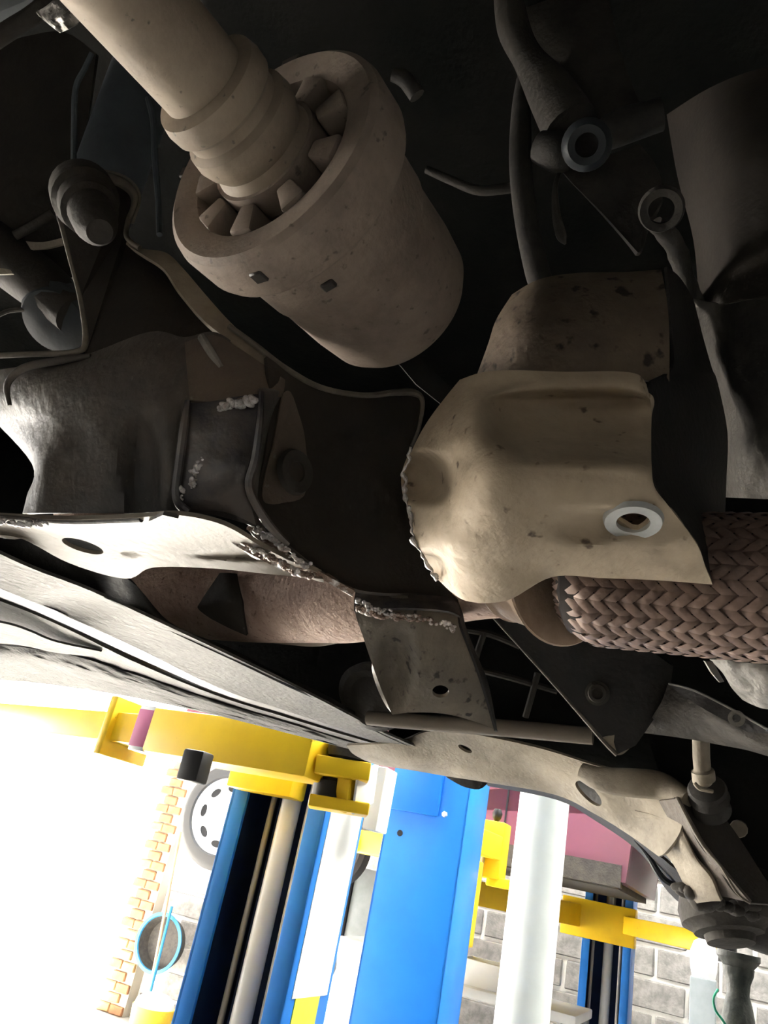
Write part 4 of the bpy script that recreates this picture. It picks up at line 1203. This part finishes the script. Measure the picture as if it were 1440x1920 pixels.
# -- front subframe leg on the right
SF = patch('subframe_leg', [
    [(650, 1398, 1.16), (740, 1392, 1.10), (800, 1372, 1.06), (860, 1372, 1.02), (1000, 1400, .96), (1120, 1436, .91), (1200, 1455, .88), (1282, 1498, .84)],
    [(660, 1412, 1.17), (740, 1412, 1.11), (810, 1405, 1.07), (880, 1405, 1.03), (1010, 1430, .97), (1120, 1462, .915), (1200, 1482, .875), (1282, 1520, .83)],
    [(680, 1424, 1.18), (750, 1428, 1.12), (820, 1428, 1.08), (890, 1430, 1.04), (1020, 1452, .98), (1120, 1490, .92), (1200, 1520, .88), (1275, 1560, .83)],
    [(700, 1432, 1.19), (760, 1440, 1.14), (830, 1448, 1.10), (900, 1458, 1.05), (1040, 1478, .99), (1120, 1515, .93), (1190, 1556, .89), (1250, 1596, .84)],
    [(705, 1434, 1.20), (770, 1444, 1.16), (840, 1456, 1.11), (905, 1466, 1.07), (1040, 1490, 1.0), (1115, 1526, .95), (1180, 1566, .90), (1235, 1606, .85)],
], M['arm'], CAR, 6, 0.004, rough=0.002, rs=30)
hl, hn = hit(SF, 1103, 1488)
hl2, hn2 = hit(SF, 872, 1404)
cut(SF, [(hl, hn, 0.019, 0.014, RGT), (hl2, hn2, 0.010, 0.006, RGT)])
patch('leg_hole_shade', [  # black sheet puts the shade inside the drilled leg
    [(800, 1380, 1.10), (1000, 1405, 1.00), (1120, 1445, .95), (1270, 1500, .87)],
    [(830, 1440, 1.13), (1030, 1470, 1.03), (1120, 1510, .97), (1240, 1590, .88)],
], M['black'], SF, 4, 0.002)
# raised channel along its upper edge
tube('leg_rib', [(1090, 1446, .90, .010), (1130, 1462, .885, .014), (1190, 1468, .87, .016), (1240, 1474, .86, .015), (1290, 1500, .83, .010)], M['arm'], SF, 14, 6)
SG = patch('subframe_foot', [
    [(1190, 1520, .885), (1230, 1530, .86), (1262, 1545, .84), (1280, 1560, .83)],
    [(1225, 1575, .875), (1255, 1580, .85), (1285, 1595, .825), (1305, 1610, .815)],
    [(1262, 1620, .86), (1288, 1622, .835), (1312, 1632, .815), (1332, 1645, .805)],
    [(1285, 1665, .85), (1305, 1668, .83), (1325, 1672, .815), (1345, 1675, .805)],
    [(1300, 1695, .85), (1318, 1692, .83), (1335, 1690, .815), (1352, 1690, .805)],
], M['arm'], SF, 5, 0.004, rough=0.002, rs=30)
patch('leg_wall', [
    [(1268, 1494, .825), (1300, 1496, .85), (1340, 1510, .88)],
    [(1295, 1545, .815), (1330, 1545, .84), (1375, 1555, .87)],
    [(1318, 1585, .805), (1355, 1590, .83), (1405, 1600, .86)],
    [(1350, 1625, .795), (1385, 1630, .82), (1430, 1640, .85)],
    [(1375, 1665, .79), (1405, 1665, .81), (1450, 1670, .84)],
    [(1406, 1692, .785), (1425, 1694, .80), (1460, 1696, .83)],
], M['web'], SF, 5, 0.003)
patch('leg_inner_face', [
    [(1235, 1502, .85), (1252, 1500, .835), (1270, 1497, .82)],
    [(1262, 1550, .845), (1280, 1548, .828), (1296, 1546, .81)],
    [(1290, 1590, .835), (1306, 1588, .818), (1319, 1586, .80)],
    [(1318, 1632, .82), (1335, 1630, .805), (1351, 1626, .79)],
    [(1350, 1680, .81), (1375, 1685, .80), (1407, 1693, .782)],
], M['crossbrown'], SF, 4, 0.003)
tube('leg_bright_edge', [(1268, 1494, .815, .0013), (1295, 1546, .805, .0013), (1319, 1586, .795, .0015), (1351, 1624, .785, .0011), (1375, 1664, .78, .0016), (1390, 1682, .778, .0014), (1407, 1694, .776, .001)], M['beige'], SF, 8, 6)
# dark outer wall of the leg and fender liner edge below it
patch('leg_outer_wall', [
    [(905, 1462, 1.10), (1040, 1488, 1.02), (1115, 1524, .97), (1180, 1564, .92), (1235, 1604, .87), (1290, 1650, .86)],
    [(915, 1474, 1.18), (1045, 1500, 1.08), (1118, 1540, 1.02), (1190, 1590, .98), (1240, 1645, .95), (1285, 1690, .92)],
], M['black'], SF, 5, 0.003)
plate('rubber_bung', [(832, 1450, 1.12), (870, 1446, 1.10), (915, 1452, 1.09), (912, 1470, 1.09), (898, 1480, 1.09), (872, 1476, 1.10), (848, 1464, 1.11)], M['rubber'], SF, 0.012, smooth_k=3)
tube('liner_edge', [(1190, 1574, .93, .002), (1215, 1605, .92, .003), (1240, 1644, .91, .004), (1265, 1662, .91, .003), (1300, 1690, .90, .002)], M['bluegrey'], SF, 8, 5)
# ball joint and knuckle at the very corner
KN = lathe('hub_knuckle', W(1360, 1715, .90), Vector((0.1, -0.3, -1)), [(-0.04, .03), (-0.03, .045), (-0.005, .052), (0.01, .050), (0.016, .040), (0.02, .038), (0.022, .028), (0.03, .026), (0.032, .012)], M['greybrown'], CAR, 36)
weld('knuckle_ribs', [(1290, 1668, .85), (1310, 1690, .85), (1335, 1690, .85), (1360, 1705, .85), (1395, 1700, .86), (1415, 1720, .86)], .012, KN, 'greybrown', 12, 31)
tube('axle_boot', [(1380, 1690, .93, .04), (1410, 1700, .92, .045), (1450, 1715, .92, .045)], M['rubber'], KN, 20, 5)
plate('knuckle_plate', [(1388, 1745, .88), (1412, 1730, .88), (1416, 1740, .88), (1392, 1756, .88)], M['zinc'], KN, 0.004)

# -- hanging plate with a hole
HP = patch('hanger_plate', [
    [(672, 1106, .64), (700, 1098, .635), (770, 1098, .635), (835, 1100, .635), (852, 1104, .64)],
    [(666, 1122, .612), (705, 1120, .606), (775, 1122, .606), (838, 1124, .608), (858, 1126, .615)],
    [(666, 1150, .600), (708, 1150, .594), (775, 1152, .594), (838, 1160, .596), (862, 1165, .604)],
    [(680, 1192, .604), (720, 1192, .599), (785, 1194, .597), (845, 1202, .599), (876, 1206, .606)],
    [(696, 1240, .612), (735, 1240, .608), (800, 1242, .604), (858, 1250, .606), (894, 1254, .612)],
    [(714, 1290, .622), (752, 1290, .618), (815, 1292, .614), (870, 1300, .616), (912, 1306, .622)],
    [(735, 1340, .634), (772, 1336, .630), (830, 1338, .628), (880, 1350, .63), (930, 1368, .636)],
], M['hanger'], CAR, 6, 0.0035, rough=0.0015, rs=60, bumps=[(742, 1250, 42, 95, 0.020)])
hl, hn = hit(HP, 826, 1297)
cut(HP, [(hl, hn, 0.0066, 0.0066, RGT)])
patch('hanger_lip', [
    [(856, 1128, .612), (866, 1130, .63)],
    [(863, 1166, .602), (872, 1170, .625)],
    [(878, 1206, .604), (892, 1222, .63)],
    [(896, 1254, .610), (912, 1270, .64)],
    [(913, 1306, .620), (922, 1310, .65)],
    [(931, 1369, .634), (933, 1372, .66)],
], M['black'], HP, 4, 0.002)
patch('hanger_bend', [
    [(668, 1104, .641), (700, 1094, .634), (770, 1094, .633), (838, 1096, .634), (856, 1104, .64)],
    [(664, 1124, .609), (705, 1122, .6035), (775, 1124, .6035), (840, 1126, .605), (860, 1130, .612)],
    [(664, 1146, .598), (708, 1142, .5915), (775, 1140, .5915), (840, 1146, .594), (864, 1156, .601)],
], M['tar'], HP, 5, 0.002)
weld('weld_bead', [(672, 1140, .597), (700, 1150, .591), (740, 1156, .591), (790, 1160, .592), (850, 1176, .598)], .0028, HP, 'weldrust', 44, 15)
weld('weld_bead', [(672, 1128, .598), (690, 1140, .592), (712, 1146, .590), (740, 1150, .590)], .0026, HP, 'weld', 12, 16)

# -- black bracket with bolt, dusty cross bar and grid behind
BK = plate('engine_mount_bracket', [(925, 1158, .84), (1000, 1160, .82), (1100, 1180, .80), (1200, 1205, .79), (1262, 1250, .79), (1256, 1300, .79), (1225, 1350, .79), (1192, 1398, .79), (1158, 1414, .80), (1130, 1388, .805), (1040, 1285, .82)], M['black'], CAR, 0.006)
tube('bracket_edge', [(925, 1158, .836, .0014), (1040, 1285, .816, .0016), (1130, 1388, .80, .0022), (1157, 1415, .795, .0026)], M['lip'], BK, 8, 4)
bc = W(1120, 1300, .802)
bn = (CAM - bc).normalized()
lathe('flange_bolt', bc, bn, [(0, .0125), (0.004, .0125), (0.005, .0095), (0.012, .009), (0.0125, .006), (0.009, .0055), (0.009, .001)], M['greybrown'], BK, 24)
patch('bracket_foot', [
    [(1128, 1386, .80), (1160, 1376, .80), (1195, 1374, .805)],
    [(1142, 1402, .80), (1165, 1398, .80), (1190, 1394, .80)],
    [(1156, 1416, .80), (1168, 1414, .80), (1182, 1402, .80)],
], M['arm'], BK, 4, 0.004)
tube('cross_bar', [(690, 1346, .98, .009), (760, 1352, .96, .0095), (930, 1364, .92, .010), (1112, 1380, .88, .010)], M['beige'], CAR, 16, 4)
GR = patch('plastic_duct', [
    [(860, 1150, 1.02), (960, 1160, 1.0), (1100, 1180, .98)],
    [(860, 1260, 1.04), (960, 1270, 1.02), (1100, 1290, 1.0)],
    [(860, 1350, 1.06), (960, 1360, 1.04), (1100, 1375, 1.02)],
], M['pan'], CAR, 3, 0.004)
for pts in ([(868, 1250, .99), (940, 1266, .985), (1045, 1296, .97)], [(1008, 1262, .975), (998, 1300, .975), (985, 1345, .975)], [(908, 1186, .985), (898, 1215, .985), (888, 1252, .985)], [(868, 1180, .99), (920, 1190, .985), (975, 1212, .98)]):
    tube('duct_rib', [(*p, .0042) for p in pts], M['greybrown'], GR, 8, 4)
patch('gap_shade_sheet', [  # black sheet added to stand for the dark gap behind the bar
    [(700, 1310, 1.17), (860, 1330, 1.12), (1050, 1350, 1.08), (1200, 1370, 1.04), (1340, 1400, 1.0)],
    [(720, 1360, 1.20), (870, 1380, 1.15), (1050, 1400, 1.10), (1200, 1430, 1.05), (1340, 1460, 1.0)],
    [(760, 1405, 1.22), (880, 1420, 1.17), (1050, 1450, 1.12), (1190, 1500, 1.06), (1300, 1540, 1.0)],
], M['pan'], CAR, 3, 0.003)
# round bush behind the hanger plate
lathe('rail_bush', W(705, 1300, 1.0), (CAM - W(705, 1300, 1.0)) * 0.4 + Vector((-.3, -0.2, -.55)), [(-0.02, .02), (0.0, .045), (0.012, .048), (0.016, .040), (0.013, .030), (0.018, .016), (0.018, .001)], M['greybrown'], CAR, 32)
# suspension arm, link and casting at the right
SA_ = patch('front_arm', [
    [(1252, 1284, .78), (1300, 1296, .76), (1360, 1326, .74), (1440, 1370, .71), (1520, 1412, 0.690), (1760, 1532, 0.640)],
    [(1240, 1316, .78), (1295, 1326, .76), (1350, 1350, .74), (1430, 1388, .715), (1520, 1426, 0.690), (1760, 1546, 0.640)],
    [(1222, 1345, .79), (1290, 1355, .77), (1350, 1374, .75), (1425, 1400, .72), (1520, 1440, 0.700), (1760, 1560, 0.650)],
    [(1202, 1374, .81), (1280, 1384, .79), (1345, 1396, .77), (1420, 1412, .74), (1520, 1450, 0.720), (1760, 1570, 0.670)],
], M['greybrown'], CAR, 5, 0.004, rough=0.003, rs=50)
plate('arm_edge_flange', [(1254, 1282, .77), (1300, 1292, .75), (1360, 1322, .73), (1440, 1366, .70), (1440, 1376, .70), (1400, 1372, .715), (1330, 1335, .735), (1275, 1302, .76)], M['black'], SA_, 0.003)
tube('arm_edge_line', [(1254, 1282, .768, .0012), (1300, 1294, .748, .0012), (1360, 1323, .728, .0012), (1440, 1368, .70, .0012)], M['alu'], SA_, 6, 4)
lathe('arm_slot', W(1381, 1347, .718), CAM - W(1381, 1347, .718), [(0, .0035), (0.002, .0035), (0.002, .0075), (0, .0075)], M['alu'], SA_, 24, closed=True)
LK = tube('drop_link', [(1314, 1380, .80, .0085), (1315, 1420, .80, .0085), (1317, 1442, .80, .0085), (1318, 1446, .80, .0115), (1320, 1464, .80, .0115), (1324, 1470, .80, .008)], M['arm'], CAR, 20, 4, lin=True)
lathe('link_boot', W(1324, 1472, .81), W(1335, 1520, .83) - W(1324, 1472, .81), [(0, .010), (0.004, .018), (0.008, .020), (0.011, .014), (0.015, .017), (0.020, .021), (0.024, .014), (0.028, .016), (0.04, .02)], M['rubber'], LK, 28)
tube('link_ring', [(1302, 1468, .79, .002), (1312, 1478, .788, .0025), (1336, 1484, .79, .002)], M['arm'], LK, 8, 5)
lathe('engine_bolt', W(1385, 1554, .90), CAM - W(1385, 1554, .90), [(0, .010), (0.008, .009), (0.009, .004)], M['arm'], CAR, 12)
patch('sump_casting', [
    [(1330, 1236, .66), (1380, 1240, .64), (1440, 1246, .62), (1520, 1250, 0.610), (1800, 1280, 0.590)],
    [(1355, 1262, .66), (1395, 1262, .635), (1440, 1266, .62), (1520, 1270, 0.610), (1800, 1300, 0.590)],
    [(1372, 1290, .665), (1402, 1292, .645), (1440, 1296, .63), (1520, 1300, 0.620), (1800, 1330, 0.600)],
    [(1392, 1312, .68), (1412, 1322, .665), (1440, 1330, .65), (1520, 1335, 0.640), (1800, 1365, 0.620)],
], M['alu'], CAR, 5, 0.004, rough=0.004, rs=60)
plate('casting_fin', [(1322, 1240, .645), (1336, 1240, .645), (1358, 1278, .645), (1350, 1280, .645), (1335, 1262, .645)], M['alu'], CAR, 0.004)
# black sheet put in for the shaded area at the right
patch('right_shade_sheet', [
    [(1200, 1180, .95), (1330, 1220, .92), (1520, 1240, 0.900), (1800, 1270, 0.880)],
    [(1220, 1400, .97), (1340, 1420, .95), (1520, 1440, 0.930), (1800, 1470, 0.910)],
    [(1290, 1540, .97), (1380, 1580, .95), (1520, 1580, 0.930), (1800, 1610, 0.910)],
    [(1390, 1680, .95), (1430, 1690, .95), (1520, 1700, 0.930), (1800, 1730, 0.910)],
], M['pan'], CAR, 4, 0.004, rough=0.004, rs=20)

# ------------------------------------------------------------------ dark stand below the right corner
dp = W(1384, 1850, 1.5)
ST = thing('support_stand', Vector((dp.x, dp.y, 0)), 'dark oily support stand under the car at the lower right corner', 'stand')
top = 1.60
sp_ = [(dp.x, dp.y, 0.03, .04), (dp.x, dp.y, 0.9, .03), (dp.x + .004, dp.y, 1.30, .028), (dp.x - .004, dp.y, 1.40, .031), (dp.x, dp.y, 1.47, .026), (dp.x, dp.y, top - 0.03, .022)]
tube('stem', sp_, M['dkstand'], ST, 18, 6, world=True, rough=0.5, rs=22)
lathe('base', Vector((dp.x, dp.y, 0)), Vector((0, 0, 1)), [(0, .19), (0.02, .19), (0.03, .10), (0.06, .05)], M['dkstand'], ST, 32)
lathe('saddle', Vector((dp.x, dp.y, top - 0.035)), Vector((0, 0, 1)), [(0, .024), (0.02, .04), (0.03, .04), (0.03, .02)], M['dkstand'], ST, 28)
gw0 = W(1342, 1868, 1.44)
gw = tube('green_wire', [(*(W(1346, 1855, 1.46)), .0022), (*(W(1338, 1872, 1.45)), .0022), (*(W(1342, 1895, 1.45)), .0022), (*(W(1362, 1925, 1.45)), .0022), (*(W(1385, 1990, 1.46)), .0022)], M['green'], ST, 8, 6, world=True)
